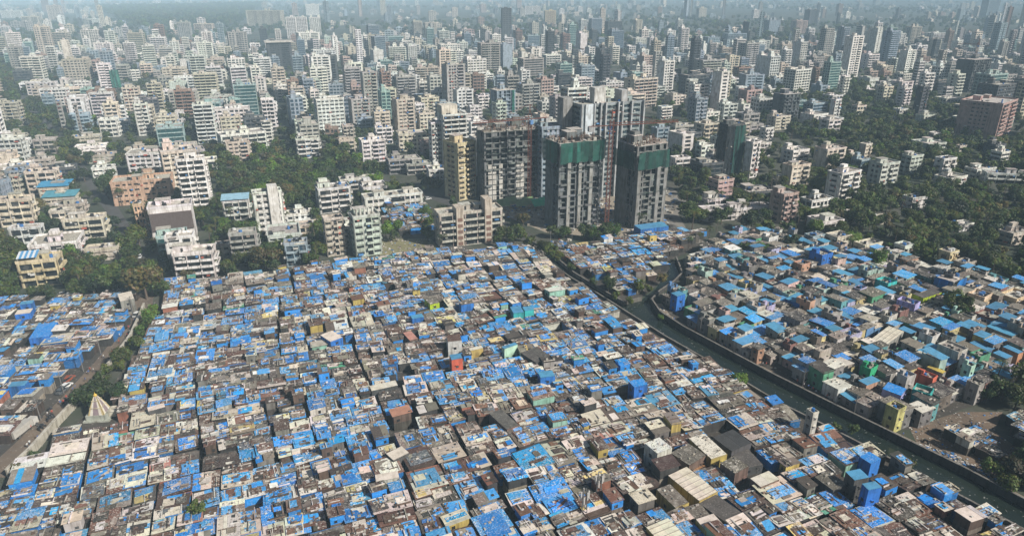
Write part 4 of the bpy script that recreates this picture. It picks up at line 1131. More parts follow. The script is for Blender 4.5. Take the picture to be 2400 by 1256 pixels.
def gen_house(w, d, h, rot, kind=None, wcol=None, roof=None):
    """painted house: wall, roof pieces, openings"""
    R = (math.cos(rot), math.sin(rot), 0, 0); wall, sheets, ter, op, junk = MB(), [], MB(), [], MB()
    wn_, wc = wcol or random.choice(HOUSEW); wc = vary(wc, 0.12)
    if not wcol: g_ = sum(wc)/3; wc = tuple((x*0.68 + g_*0.32)*0.92 for x in wc)
    kind = kind or random.choices(['terrace', 'sky', 'grey', 'tarp'], [0.30, 0.13, 0.46, 0.11])[0]
    wall.box(-w/2, w/2, -d/2, d/2, 0, h - 0.05, PL, C4(wc), R, top=False)
    if h > 4.6: wall.box(-w/2 - .06, w/2 + .06, -d/2 - .06, d/2 + .06, h*0.46, h*0.46 + 0.22, PL, C4(vary(wc, 0.2)), R, bottom=True)
    for st in range(max(1, int(h/2.8))):
        z = 0.9 + st*2.8
        if z + 1.1 > h: break
        for x in ((-0.28, 0.25) if w > 5 else (0.0,)):
            m_ = MB(); m_.box(x*w - .45, x*w + .45, -d/2 - .05, -d/2 + .1, z, z + 1.0, GL, (0.03, 0.03, 0.035, 0), R); m_.box(x*w - .6, x*w + .6, -d/2 - .4, -d/2, z + 1.05, z + 1.13, PL, C4(vary(wc, 0.2)), R, bottom=True); op.append(m_)
        m_ = MB(); m_.box(-w/2 - .05, -w/2 + .1, -.45, .45, z, z + 1.0, GL, (0.03, 0.03, 0.035, 0), R); op.append(m_)
    if kind == 'terrace':
        ter.box(-w/2, w/2, -d/2, d/2, h - 0.06, h, PL, C4(vary((0.45, 0.42, 0.37), 0.25)), R)
        pc = C4(vary(wc, 0.08)); ph = h + U(0.6, 1.1)
        ter.box(-w/2 - .05, w/2 + .05, -d/2 - .05, -d/2 + .15, h - .1, ph, PL, pc, R); ter.box(-w/2 - .05, w/2 + .05, d/2 - .15, d/2 + .05, h - .1, ph, PL, pc, R)
        ter.box(-w/2 - .05, -w/2 + .15, -d/2 + .15, d/2 - .15, h - .1, ph, PL, pc, R); ter.box(w/2 - .15, w/2 + .05, -d/2 + .15, d/2 - .15, h - .1, ph, PL, pc, R)
        if rnd() < 0.5: ter.box(-w*0.42, -w*0.1, 0.05*d, 0.42*d, h, h + 2.1, PL, pc, R)
        for k in range(random.randint(1, 3)): junk.cyl(U(-.3, .3)*w, U(-.3, .3)*d, h, h + 1.2, 0.5, PT, random.choice([(0.02, 0.02, 0.025, 0), (0.03, 0.03, 0.03, 0), (0.03, 0.15, 0.4, 0)]), 8, 0.45)
        for k in range(random.randint(1, 4)):
            x, y = U(-.35, .35)*w, U(-.35, .35)*d; junk.box(x - .4, x + .4, y - .3, y + .3, h, h + U(.2, .8), PL, C4(vary((0.4, 0.37, 0.33), 0.5)), R)
        look = f'{wn_} house with open roof terrace'
    else:
        up = U(1.6, 2.3) if kind == 'sky' and rnd() < 0.5 else 0.0; sl = U(-0.12, 0.12); o = U(0.25, 0.6)
        if up:
            ter.box(-w/2, w/2, -d/2, d/2, h - 0.06, h, PL, C4(vary((0.4, 0.38, 0.34), 0.25)), R)
            for a, b_ in ((-1, -1), (1, -1), (1, 1), (-1, 1)): ter.box(a*(w/2 - .15) - .1, a*(w/2 - .15) + .1, b_*(d/2 - .15) - .1, b_*(d/2 - .15) + .1, h, h + up, PL, C4(wc), R)
            ter.box(-w/2, w/2, -d/2, -d/2 + .12, h, h + .9, PL, C4(wc), R); ter.box(-w/2, -w/2 + .12, -d/2 + .12, d/2, h, h + .9, PL, C4(wc), R)
        z0 = h + up + 0.05
        if kind == 'sky': c, mt, sp, nm = vary(CERU, 0.25, 0.05), SH, 0.08, 'sky blue sheet'
        elif kind == 'tarp': c, mt, sp, nm = vary(random.choice(BLUE), 0.2), TP, 0.6, 'blue tarpaulin'
        else: c, mt, sp, nm = vary(random.choice(GREY + GREY + PALE), 0.25), SH, U(0.1, 0.7), 'grey sheet'
        if roof: c, nm = vary(roof[1], 0.05), roof[0]
        n = 2 if w > 6.5 else 1
        for k in range(n):
            x0, x1 = -w/2 - o + (w + 2*o)*k/n, -w/2 - o + (w + 2*o)*(k+1)/n; mb = MB()
            mb.slab(x0, x1, -d/2 - o, d/2 + o, z0 - sl*d/2 + .03*k, z0 - sl*d/2 + .03*k, z0 + sl*d/2 + .03*k, z0 + sl*d/2 + .03*k, 0.1, mt, C4(vary(c, 0.05), sp), R, bottom=True); sheets.append(mb)
        if kind == 'grey':
            for k in range(random.randint(1, 6)):
                x, y = U(-.4, .4)*w, U(-.4, .4)*d; junk.box(x - U(.1, .9), x + .2, y - .15, y + .15, z0 + sl*y + .0, z0 + sl*y + .3, PL, C4(vary((0.4, 0.37, 0.33), 0.6)), R)
        look = f'{wn_} house with {nm} roof'
    return wall, sheets, ter, op, junk, look
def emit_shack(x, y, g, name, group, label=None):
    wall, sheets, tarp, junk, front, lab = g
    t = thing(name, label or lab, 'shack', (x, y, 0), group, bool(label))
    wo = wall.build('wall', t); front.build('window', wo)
    for s in sheets: s.build('roof_sheet', t)
    tarp.build('tarpaulin', t); j = junk.build('roof_weights', t)
    if j: j['kind'] = 'stuff'
def emit_house(x, y, g, group, label=None, name='painted_house'):
    wall, sheets, ter, op, junk, lab = g
    t = thing(name, label or lab, 'house', (x, y, 0), group, bool(label))
    wo = wall.build('wall', t)
    for q in op: q.build('window', wo)
    for s in sheets: s.build('roof_sheet', t)
    ter.build('terrace', t); j = junk.build('roof_clutter', t)
    if j: j['kind'] = 'stuff'
def quad(c, h):
    P = [G(u, v, h) for u, v in c]; cx = sum(p[0] for p in P)/4; cy = sum(p[1] for p in P)/4
    e1 = math.hypot(P[2][0]-P[1][0], P[2][1]-P[1][1]); e2 = math.hypot(P[1][0]-P[0][0], P[1][1]-P[0][1])
    e3 = math.hypot(P[3][0]-P[0][0], P[3][1]-P[0][1]); e4 = math.hypot(P[2][0]-P[3][0], P[2][1]-P[3][1])
    w = (e2 + e4)/2; d = (e1 + e3)/2; rot = math.atan2(P[1][1]-P[0][1] + P[2][1]-P[3][1], P[1][0]-P[0][0] + P[2][0]-P[3][0])
    return cx, cy, w, d, rot
# corners go: upper-left end, upper-right, lower-right, lower-left of the roof
ZS = dict(Z=(1400, 900, 3.528), C=(800, 900, 3.528), E=(1960, 900, 3.527), M=(700, 640, 3.4286), Q=(2000, 640, 4.0525), Y=(1600, 320, 2.99), F=(0, 0, 1), B=(0, 640, 2.73))
SPECIAL = """
Z 580 760 735 690 1000 880 850 960 5.0 sheet pale yellow long pale ribbed shed with yellow walls among the bottom shacks
Z 630 575 745 475 905 600 740 660 4.5 sheet grey brown broad grey sheet roof with patched squares above the timber stack
Z 760 455 870 410 1090 575 940 610 4.6 sheet pale yellow long speckled white roof beside the black sheet roof
Z 970 440 1130 370 1265 485 1100 555 5.2 sheet black dark smooth black sheet roof near the canal side
Z 1100 570 1230 540 1390 660 1230 690 3.2 sheet dark dark low dark roof below the smooth black sheet roof
Z 475 880 590 830 770 970 660 1010 4.5 sheet grey yellow grey brown shed with small ridge stubs left of the long pale shed
Z 860 975 980 905 1190 1060 1060 1160 4.0 sheet dark dark large dark brown sheet roof below the long pale shed
Z 395 1190 575 1110 745 1256 560 1330 5.0 sheet pale yellow wide pale ribbed roof cut by the bottom edge
Z 710 1020 850 980 930 1080 810 1115 4.0 sheet grey brown square grey roof tucked under the long pale shed
Z 820 1110 960 1075 1050 1160 900 1220 5.5 sheet pale yellow plain cream roof with yellow wall near the bottom edge
Z 1010 660 1130 590 1250 680 1145 730 6.0 sheet grey brown two storey grey box with ragged roof right of the timber stack
Z 370 500 500 450 630 510 520 560 6.5 tarp white white white and blue stained block left of the patched grey roof
Z 1240 780 1420 730 1500 770 1380 845 5.0 sheet pale brown brown walled hall with pale roof near the bottom right shacks
Z 1800 760 1920 720 2060 820 1950 885 5.0 sheet grey dark big dull brown sheet roof beside the blue two storey shack
C 1240 240 1330 205 1460 335 1350 380 5.0 sheet dark brown dark brown shed roof with one bleached corner
E 220 820 330 800 370 850 260 875 8.0 sheet sky blue tall blue shack with bright sky blue roof, bottom right
E 80 720 200 700 270 765 150 795 7.0 sheet sky dark raised shack with bright sky blue roof, above the tall blue shack
Z 1735 215 1780 205 1825 240 1780 258 8.5 terrace pale pale bare concrete tower house at the canal edge
E 190 600 270 560 375 610 290 655 5.5 tarp blue blue raised shack with blue covered roof near the canal wall
M 1010 205 1085 190 1130 235 1055 252 5.6 sheet grey lime tall hut with bright lime green wall
M 1210 655 1300 645 1315 680 1230 697 7.0 sheet sky red red orange house with a sky blue roof
M 1290 230 1390 212 1405 240 1305 255 5.0 sheet grey blue plain blue walled hut with grey roof right of the lime hut
M 1365 605 1470 580 1478 602 1380 620 5.0 sheet pale yellow yellow walled hut in the middle of the shacks
M 1635 590 1740 555 1755 572 1650 608 5.2 sheet sky mint mint green hut with tilted sky blue roof
M 1700 272 1780 265 1810 310 1725 322 5.0 sheet sky teal larger of the pair of teal huts with sky blue roofs
M 1800 270 1875 265 1885 290 1815 305 5.2 sheet sky teal smaller of the pair of teal huts with sky blue roofs
M 1190 505 1300 490 1306 540 1195 548 7.0 sheet rust white tall grubby white hut near the red orange house
M 1925 790 2040 783 2055 820 1940 842 6.0 sheet sky blue blue hut with sky blue roof beside a yellow tarpaulin
M 900 340 990 325 1005 350 910 368 5.0 sheet sky blue blue hut with sky blue roof below the lime green hut
M 190 490 290 460 330 515 240 558 5.6 sheet pale blue hut with broad cream roof and blue and yellow wall
M 850 480 910 462 950 525 880 540 3.6 sheet salmon brown low salmon corrugated roof
M 565 905 780 862 792 897 590 945 4.2 sheet pale dark long pale corrugated roof in the middle shacks
M 1790 640 1900 598 2040 660 1900 718 4.0 sheet dark dark broad dark roof right of the mint green hut
F 1478 893 1508 887 1514 900 1482 908 6.0 tarp blue blue high blue tarpaulin cube near the canal shacks
C 270 750 460 718 485 765 295 802 5.2 sheet pale pale small cream house with windows and pale roof
C 375 575 510 505 548 570 425 625 5.2 sheet pale dark high pale roof beside a dark deep yard
F 279 690 310 681 311 701 279 705 6.0 sheet pale grey tall grey house with pale roof at the head of the earth road
B 225 330 350 322 335 395 205 418 4.0 tarp blue blue large plain blue tarpaulin roof in the left quarter
B 100 240 195 228 208 250 105 262 5.6 sheet pale blue blue tarpaulin walled hut at the left edge
B 130 185 212 172 212 190 130 200 6.0 sheet sky blue blue hut with sky blue roof at the left trees
B 60 700 160 690 180 712 65 722 5.0 sheet sky blue blue hut with pale edge beside the earth road
B 945 860 1050 828 1055 855 945 882 4.6 sheet pale dark white roofed hut right of the temple
F 1490 528 1552 520 1566 530 1498 538 5.0 sheet sky blue blue site shed with pale blue roof at the foot of the towers
Y 905 808 975 795 1038 825 962 852 8.5 terrace blue blue tall bright blue house among low roofs in the painted quarter
E 420 180 470 155 580 200 500 238 7.0 terrace yellow olive tall yellow green house facing the canal
E 395 40 425 -25 590 45 525 92 6.0 tarp blue lilac lilac house under a blue tarpaulin roof
E 630 70 660 8 800 70 765 104 6.0 terrace teal teal teal house with open terrace near the dirt yard
Q 70 890 130 850 235 890 160 932 6.5 terrace green green bright green house near the canal path
Q 970 480 1080 430 1265 500 1170 556 5.5 sheet sky grey broad double sky blue roof beside the round tree
Q 1145 575 1220 540 1320 582 1240 622 6.5 sheet sky yellow yellow house with sky blue roof
Q 1270 500 1320 484 1580 562 1500 604 5.0 sheet sky grey long sky blue roof at the right edge of the painted quarter
Q 820 600 900 555 1070 612 1020 658 4.8 sheet sky grey sky blue roof below the broad double one
Q 1330 755 1400 728 1500 790 1450 812 5.0 sheet sky grey sky blue roof with dark front near the right edge
Q 1425 695 1480 680 1605 745 1565 766 5.4 sheet sky orange sky blue roof with an orange end wall near the right edge
Q 610 730 645 718 820 790 780 812 5.0 sheet sky teal narrow sky blue roof in the lower painted quarter
Q 430 522 482 505 605 550 550 582 5.0 sheet sky grey sky blue roof beside the large pale sheet roof
Q 170 632 330 505 490 552 305 684 5.0 sheet pale grey large pale ridged sheet roof in the painted quarter
Q 540 200 800 130 860 166 690 232 5.5 sheet dark lime dark roofed house with lime green and cream walls
Q 440 262 500 235 592 300 556 335 6.5 terrace lilac lilac lilac terrace house in the upper painted quarter
Q 585 950 642 918 772 1000 742 1032 5.5 terrace brown red dark red terrace house in the lower painted quarter
Q 700 890 732 870 880 930 850 952 5.0 sheet yellow grey house with bright yellow roof
Q 1040 872 1080 855 1150 895 1110 912 6.0 terrace mint mint small mint terrace house left of the yellow house
Y 1380 1010 1440 995 1470 1030 1405 1050 6.0 terrace teal teal deep teal house near the blue wrapped building
Y 740 1130 830 1090 890 1130 800 1180 5.0 sheet sky blue wide sky blue roof in the middle of the painted quarter
Y 680 1010 760 985 815 1005 740 1040 6.0 sheet sky pink pink house with sky blue roof in the painted quarter
Y 600 945 680 930 725 945 650 965 6.0 sheet grey white white house with blue awning in the upper painted quarter
F 1577 686 1596 681 1603 689 1583 695 7.0 sheet sky blue tall blue house at the bend of the canal wall
"""
RC = dict(pale=PALE[0], grey=GREY[0], dark=(0.10, 0.09, 0.08), black=(0.055, 0.055, 0.055), rust=RUST[0], sky=CERU, salmon=(0.52, 0.25, 0.18), blue=BLUE[0], white=(0.6, 0.58, 0.54), teal=(0.06, 0.36, 0.38), green=(0.05, 0.4, 0.2), yellow=(0.6, 0.42, 0.08), lilac=(0.42, 0.4, 0.66), brown=(0.2, 0.1, 0.08), mint=(0.35, 0.6, 0.48))
WCOL = dict(pale=(0.5, 0.48, 0.43), grey=(0.26, 0.25, 0.23), dark=(0.08, 0.08, 0.08), brown=(0.17, 0.115, 0.09), white=(0.62, 0.62, 0.6), blue=(0.025, 0.17, 0.55), yellow=(0.50, 0.38, 0.12), lime=(0.45, 0.62, 0.02), red=(0.58, 0.13, 0.075), mint=(0.42, 0.64, 0.5), teal=(0.04, 0.42, 0.42), lilac=(0.42, 0.4, 0.68), olive=(0.58, 0.55, 0.22), green=(0.03, 0.42, 0.18), orange=(0.55, 0.28, 0.15), pink=(0.6, 0.42, 0.4))
for ln in SPECIAL.strip().splitlines():
    p = ln.split(None, 12); ox, oy, sc = ZS[p[0]]; q = [float(v) for v in p[1:9]]; h = float(p[9])
    c = [(ox + q[2*i]/sc, oy + q[2*i+1]/sc) for i in range(4)]; kind = p[10]; rn = p[11]; h *= 0.82 if p[0] in 'ZC' and kind == 'sheet' else 1; rest = p[12].split(None, 1); wn_, label = rest[0], rest[1]
    if wn_ not in WCOL: wn_, label = 'grey', p[12]
    x, y, w, d, rot = quad(c, h)
    R = (math.cos(rot), math.sin(rot), 0, 0)
    wall, sheets, ter, op, junk, _ = gen_house(w, d, h, rot, {'sheet': 'grey', 'tarp': 'tarp', 'terrace': 'terrace'}[kind], (wn_, WCOL[wn_]))
    if kind != 'terrace':
        sheets = []; junk = MB(); n = 1 if w < 6 else 2 if w < 9 else 3; sl = 0.04; mt = TP if kind == 'tarp' else SH; sp = {'pale': 0.12, 'grey': 0.35, 'dark': 0.15, 'black': 0.0, 'sky': 0.03, 'blue': 0.25, 'white': 0.6}.get(rn, 0.2)
        if 'speckled' in label or 'ragged' in label: sp = 0.8
        for k in range(n):
            x0, x1 = -w/2 + w*k/n, -w/2 + w*(k+1)/n; mb = MB()
            mb.slab(x0, x1, -d/2, d/2, h - sl*d/2 + .03*k, h - sl*d/2 + .03*k, h + sl*d/2 + .03*k, h + sl*d/2 + .03*k, 0.12, mt, C4(vary(RC[rn], 0.06), sp), R, bottom=True); sheets.append(mb)
        if 'ribbed' in label or 'ridged' in label:
            for k in range(int(d/1.5)):
                yy = -d/2 + 0.8 + k*1.5; junk.box(-w/2, w/2, yy - .06, yy + .06, h - 0.02 + sl*yy, h + 0.14 + sl*yy, SH, C4(vary((0.42, 0.38, 0.33), 0.1)), R)
        elif sp > 0.3:
            for k in range(int(w*d/5)):
                xx, yy = U(-.46, .46)*w, U(-.46, .46)*d; a_ = U(.1, .5); junk.box(xx - a_, xx + a_, yy - .15, yy + .15, h + sl*yy, h + sl*yy + .3, PL, C4(vary((0.45, 0.42, 0.38), 0.6)), R)
    for F in range(0): pass
    east = inpoly(x, y, P_EAST)
    emit_house(x, y, (wall, sheets, ter, op, junk, ''), None, label, 'painted_house' if east else 'shack_house')
    FOOT.append((x, y, math.hypot(w, d)/2, rot, w*0.94, d*0.94))
# ---- rows of shacks
def rows(P, a, size, lane_w, warp=1.5, skip=0.006):
    """irregular patchwork: the quarter is cut again and again, lanes between the larger cuts"""
    ca, sa = math.cos(a), math.sin(a); L = [(ca*x + sa*y, -sa*x + ca*y) for x, y in P]
    st = [(min(p[0] for p in L), max(p[0] for p in L), min(p[1] for p in L), max(p[1] for p in L))]; out = []
    while st:
        x0, x1, y0, y1 = st.pop(); w, d = x1-x0, y1-y0; lim = U(*size)
        if max(w, d) <= lim:
            if rnd() < skip: continue
            xx = (x0+x1)/2; yy = (y0+y1)/2
            wx = warp*(math.sin(yy*0.05) + 0.6*math.sin(xx*0.08 + yy*0.02)); wy = warp*0.8*math.sin(xx*0.06 + 1)
            X, Y = ca*(xx+wx) - sa*(yy+wy), sa*(xx+wx) + ca*(yy+wy); hw, hd = w*0.42, d*0.42
            if all(inpoly(X + ca*i*hw - sa*j*hd, Y + sa*i*hw + ca*j*hd, P) for i in (-1, 1) for j in (-1, 1)) and not occupied(X, Y, min(w, d)*0.27):
                u, v, dep = PJ(X, Y, 3)
                if -60 < u < 2460 and v < 1330: out.append((X, Y, w*U(0.94, 1.03), d*U(0.94, 1.03), a + math.radians(U(-3.5, 3.5) + 3*math.sin(xx*0.03 + yy*0.05)), dep))
            continue
        g = lane_w*U(.5, 1.2) if max(w, d) > 26 else U(0.0, 0.5) if max(w, d) > 12 else 0.0
        t = U(0.36, 0.64)
        if w > d*U(1.05, 1.6): m_ = x0 + w*t; st += [(x0, m_ - g/2, y0, y1), (m_ + g/2, x1, y0, y1)]
        else: m_ = y0 + d*t; st += [(x0, x1, y0, m_ - g/2), (x0, x1, m_ + g/2, y1)]
    return out
SZ = (5.2, 9.6)
shacks = rows(P_MAIN, A_SLUM, SZ, 0.9) + rows(P_WEST, A_WEST, SZ, 0.8) + rows(P_MID, A_SLUM, SZ, 0.8) + rows(WP([(868, 492), (1010, 482), (1016, 540), (930, 560), (900, 540)]), A_SLUM, SZ, .8) + rows(WP([(2180, 1010), (2300, 1020), (2400, 1090), (2330, 1100), (2220, 1060)]), A_EAST, (4, 6.5), .8) + rows(WP([(2330, 985), (2480, 950), (2480, 1090), (2420, 1080), (2350, 1030)]), A_EAST, (5, 8), .8)
low, tall = [], []
for s in shacks:
    (tall if rnd() < 0.14 else low).append(s)
low.sort(key=lambda s: s[5]); tall.sort(key=lambda s: s[5])
mass = MB()
def in_frame(s): u, v, _ = PJ(s[0], s[1], 3); return 0 < u < 2400 and v < 1262
def split(lst, n):
    a = [s for s in lst if in_frame(s)][:n]; ids = set(map(id, a)); return a, [s for s in lst if id(s) not in ids]
near_low, rest_low = split(low, 300); near_tall, rest_tall = split(tall, 240)
for s in near_low:
    X, Y, w, d, rot, dep = s; bias(X, Y); emit_shack(X, Y, gen_shack(w, d, U(2.5, 3.5), rot, False), 'shack', 'low shacks of the tarpaulin quarter')
for s in near_tall:
    X, Y, w, d, rot, dep = s; bias(X, Y); emit_shack(X, Y, gen_shack(w*U(.6, .82), d*U(.6, .82), random.choice([U(3.9, 4.9), U(3.9, 4.9), U(4.8, 6.2)]), rot, True), 'raised_shack', 'raised shacks of the tarpaulin quarter')
for lst, tl in ((rest_low, False), (rest_tall, True)):
    for X, Y, w, d, rot, dep in lst:
        bias(X, Y)
        g = gen_shack(w*(U(.6, .82) if tl else 1), d*(U(.6, .82) if tl else 1), random.choice([U(3.9, 4.9), U(3.9, 4.9), U(4.8, 6.0)]) if tl else U(2.5, 3.5), rot, tl)
        for mb in [g[0], g[2], g[3], g[4]] + g[1]: mass.add(mb, (X, Y, 0))
o = mass.build('shack_rows'); setting(o, 'stuff', 'dense rows of smaller shacks under blue and grey roofs farther back'); o['category'] = 'shacks'
# ---- painted houses east of the canal
eh = rows(P_EAST, A_EAST, (4.8, 8.6), 1.2); eh.sort(key=lambda s: s[5])
near_h, rest_h = split(eh, 300); mass = MB()
for X, Y, w, d, rot, dep in near_h:
    h = U(3.0, 4.6) if rnd() < 0.6 else U(5.2, 7.0); emit_house(X, Y, gen_house(w, d, h, rot), 'painted houses east of the canal')
for X, Y, w, d, rot, dep in rest_h:
    g = gen_house(w, d, U(3.0, 4.6) if rnd() < 0.7 else U(5, 6.6), rot)
    for mb in [g[0], g[2], g[4]] + g[1] + g[3]: mass.add(mb, (X, Y, 0))
if mass.f:
    o = mass.build('house_rows'); setting(o, 'stuff', 'rows of smaller painted houses below the palm grove'); o['category'] = 'houses'
print('shacks', len(low), len(tall), 'houses', len(eh), 'buildings', NBLD[0], 'far faces', len(far.f))
# ================================================================ vegetation
def crown_mesh(name, seed, col, n=620, R=4.0, zc=5.4, hz=2.7, lobes=11, leaf=(0.42, 0.85)):
    rs = random.Random(seed); mb = MB(); L = []
    for k in range(lobes):
        a = rs.random()*6.283; r = R*0.68*math.sqrt(rs.random()); L.append((r*math.cos(a), r*math.sin(a), zc + hz*(rs.random()*1.5 - 0.75)*(1 - 0.35*r/R), R*(0.30 + 0.26*rs.random()), 0.72 + 0.6*rs.random()))
    for k in range(n):
        lx, ly, lz, lr, sh = L[rs.randrange(lobes)]
        d = Vector((rs.gauss(0, 1), rs.gauss(0, 1), rs.gauss(0.25, 1))).normalized(); rr = lr*(0.62 + 0.46*rs.random())
        p = Vector((lx, ly, lz)) + d*rr; nrm = (d + Vector((rs.gauss(0, .45), rs.gauss(0, .45), rs.gauss(.15, .45)))).normalized()
        e = nrm.cross(Vector((rs.gauss(0, 1), rs.gauss(0, 1), rs.gauss(0, 1)))).normalized(); g = nrm.cross(e); s = leaf[0] + (leaf[1]-leaf[0])*rs.random(); t = s*(0.55 + 0.4*rs.random())
        c = tuple(x*sh*(0.75 + 0.5*rs.random()) for x in col)
        mb.face([tuple(p - e*s), tuple(p - g*t*0.8), tuple(p + e*s), tuple(p + g*t)], LF, C4(c))
    return mb.mesh(name)
LEAFC = [(0.040, 0.068, 0.018), (0.030, 0.058, 0.020), (0.052, 0.078, 0.018), (0.062, 0.125, 0.020), (0.066, 0.066, 0.028), (0.035, 0.060, 0.026)]
LEAFN = ['dark green', 'deep green', 'olive green', 'bright green', 'brownish', 'blue green']
CROWNS = [crown_mesh('crown', 11 + k, c, lobes=9 + k % 4) for k, c in enumerate(LEAFC)]
NEARC = [crown_mesh('crown', 51 + k, c, n=1500, lobes=13, leaf=(0.26, 0.52)) for k, c in enumerate(LEAFC)]
def trunk_mesh():
    mb = MB(); tube(mb, [(0, 0, 0), (0.05, 0, 1.5), (0.1, 0.05, 3.2), (0.1, 0.1, 5)], [0.28, 0.22, 0.18, 0.1], BK, (0, 0, 0, 0), 6)
    for k in range(5):
        a = k*1.26; tube(mb, [(0.1, 0.05, 2.6 + 0.3*k % 1.2), (1.0*math.cos(a), 1.0*math.sin(a), 4.2), (2.1*math.cos(a), 2.1*math.sin(a), 5.6)], [0.14, 0.1, 0.04], BK, (0, 0, 0, 0), 5)
    return mb.mesh('trunk')
TRUNK = trunk_mesh()
def palm_meshes(seed):
    rs = random.Random(seed); t = MB(); lean = rs.uniform(-.9, .9)
    tube(t, [(0, 0, 0), (lean*.2, 0, 3), (lean*.6, .1, 6), (lean, .2, 8.6)], [0.24, 0.17, 0.14, 0.12], BK, (0, 0, 0, 0), 6)
    c = MB()
    for k in range(16):
        a = k*2.4 + rs.uniform(-.2, .2); el = rs.uniform(-0.25, 1.0); L = rs.uniform(2.6, 3.6); px, py, pz = lean, .2, 8.6; ps = []
        for j in range(6):
            ps.append((px, py, pz)); st = L/5; px += math.cos(a)*math.cos(el)*st; py += math.sin(a)*math.cos(el)*st; pz += math.sin(el)*st; el -= 0.42
        nx, ny = -math.sin(a), math.cos(a); col = tuple(x*rs.uniform(.7, 1.3) for x in (0.05, 0.078, 0.022))
        for j in range(5):
            w0 = 0.55*math.sin(math.pi*(j + .35)/5.6)
            for sd in (-1, 1):
                p, q = ps[j], ps[j+1]
                for h_ in (0, 0.5):
                    b0 = tuple(p[i] + (q[i]-p[i])*h_ for i in range(3)); b1 = tuple(p[i] + (q[i]-p[i])*(h_ + .36) for i in range(3)); tip = ((b0[0]+b1[0])/2 + nx*sd*w0*1.5 + math.cos(a)*.3, (b0[1]+b1[1])/2 + ny*sd*w0*1.5 + math.sin(a)*.3, (b0[2]+b1[2])/2 - w0*0.7)
                    c.face([b0, b1, tip], LF, C4(col))
    return t.mesh('trunk'), c.mesh('frond_crown')
PALMS = [palm_meshes(70 + k) for k in range(4)]
trees, palms = [], []          # x, y, scale, variant
def try_tree(x, y, s, palm, m=0.8, var=None, front=False):
    if y < 900 and not front:
        u, v, dep = PJ(x, y, 8*s)
        for bx0, bx1, bt, bb, bd in BUILD:
            if bd > dep and bx0 < u < bx1 and bt < v < bb - 0.10*(bb - bt) and rnd() < 0.93: return
    if occupied(x, y, m) : return
    if inpoly(x, y, CANAL): return
    (palms if palm else trees).append((x, y, s, random.randrange(4) if palm else (random.choices(range(6), [5, 5, 4, 2, 1.3, 4])[0] if var is None else var)))
for zi, (P, dns, pshare) in enumerate(GREEN):
    xs = [p[0] for p in P]; ys = [p[1] for p in P]; A = abs(sum(P[i-1][0]*P[i][1] - P[i][0]*P[i-1][1] for i in range(len(P))))/2
    big = 2.2 if zi == 5 else 1.0
    n = int(min(2600, A*dns/100/big**2)); c = 0
    for k in range(n*6):
        x, y = U(min(xs), max(xs)), U(min(ys), max(ys))
        if not inpoly(x, y, P): continue
        c += 1
        if c > n: break
        if onstreet(x, y, 2.0): continue
        s = U(0.7, 1.35)*big
        if zi == 1: try_tree(x, y, s, rnd() < pshare, var=random.choice([0, 2, 3, 3, 1, 4, 2]))
        elif zi == 0: try_tree(x, y, s, rnd() < pshare, front=rnd() < 0.7)
        elif zi == 6: try_tree(x, y, U(.5, 1.0), False, var=random.choice([0, 2, 4]))
        else: try_tree(x, y, s, rnd() < pshare)
for k in range(5200):           # yards and lanes close to the shack quarters
    u, v = U(-60, 2460), U(300, 700)
    x, y = G(u, v)
    if inslum(x, y) or onstreet(x, y, 3.6) or (880 < u < 1560 and v > 470) or (1230 < u < 1640 and v > 430) or rnd() < 0.45: continue
    try_tree(x, y, U(0.5, 1.05), rnd() < (0.3 if x > 130 else 0.12), 0.5)
for k in range(4200):           # street and yard trees through the city
    y = 315 + 1250*rnd()**0.9; x = U(-0.80, 0.80)*y
    if inslum(x, y) or onstreet(x, y, 4.5): continue
    try_tree(x, y, U(0.55, 1.1), rnd() < (0.3 if x > 150 else 0.10), 0.3)
for k in range(6500):
    y = 1500 + 4500*rnd()**1.3; x = U(-0.80, 0.80)*y
    if noise_ok := (math.sin(x*0.004) + math.sin(y*0.003 + 1) + rnd() > 0.3): try_tree(x, y, U(1.0, 2.1), False, 2)
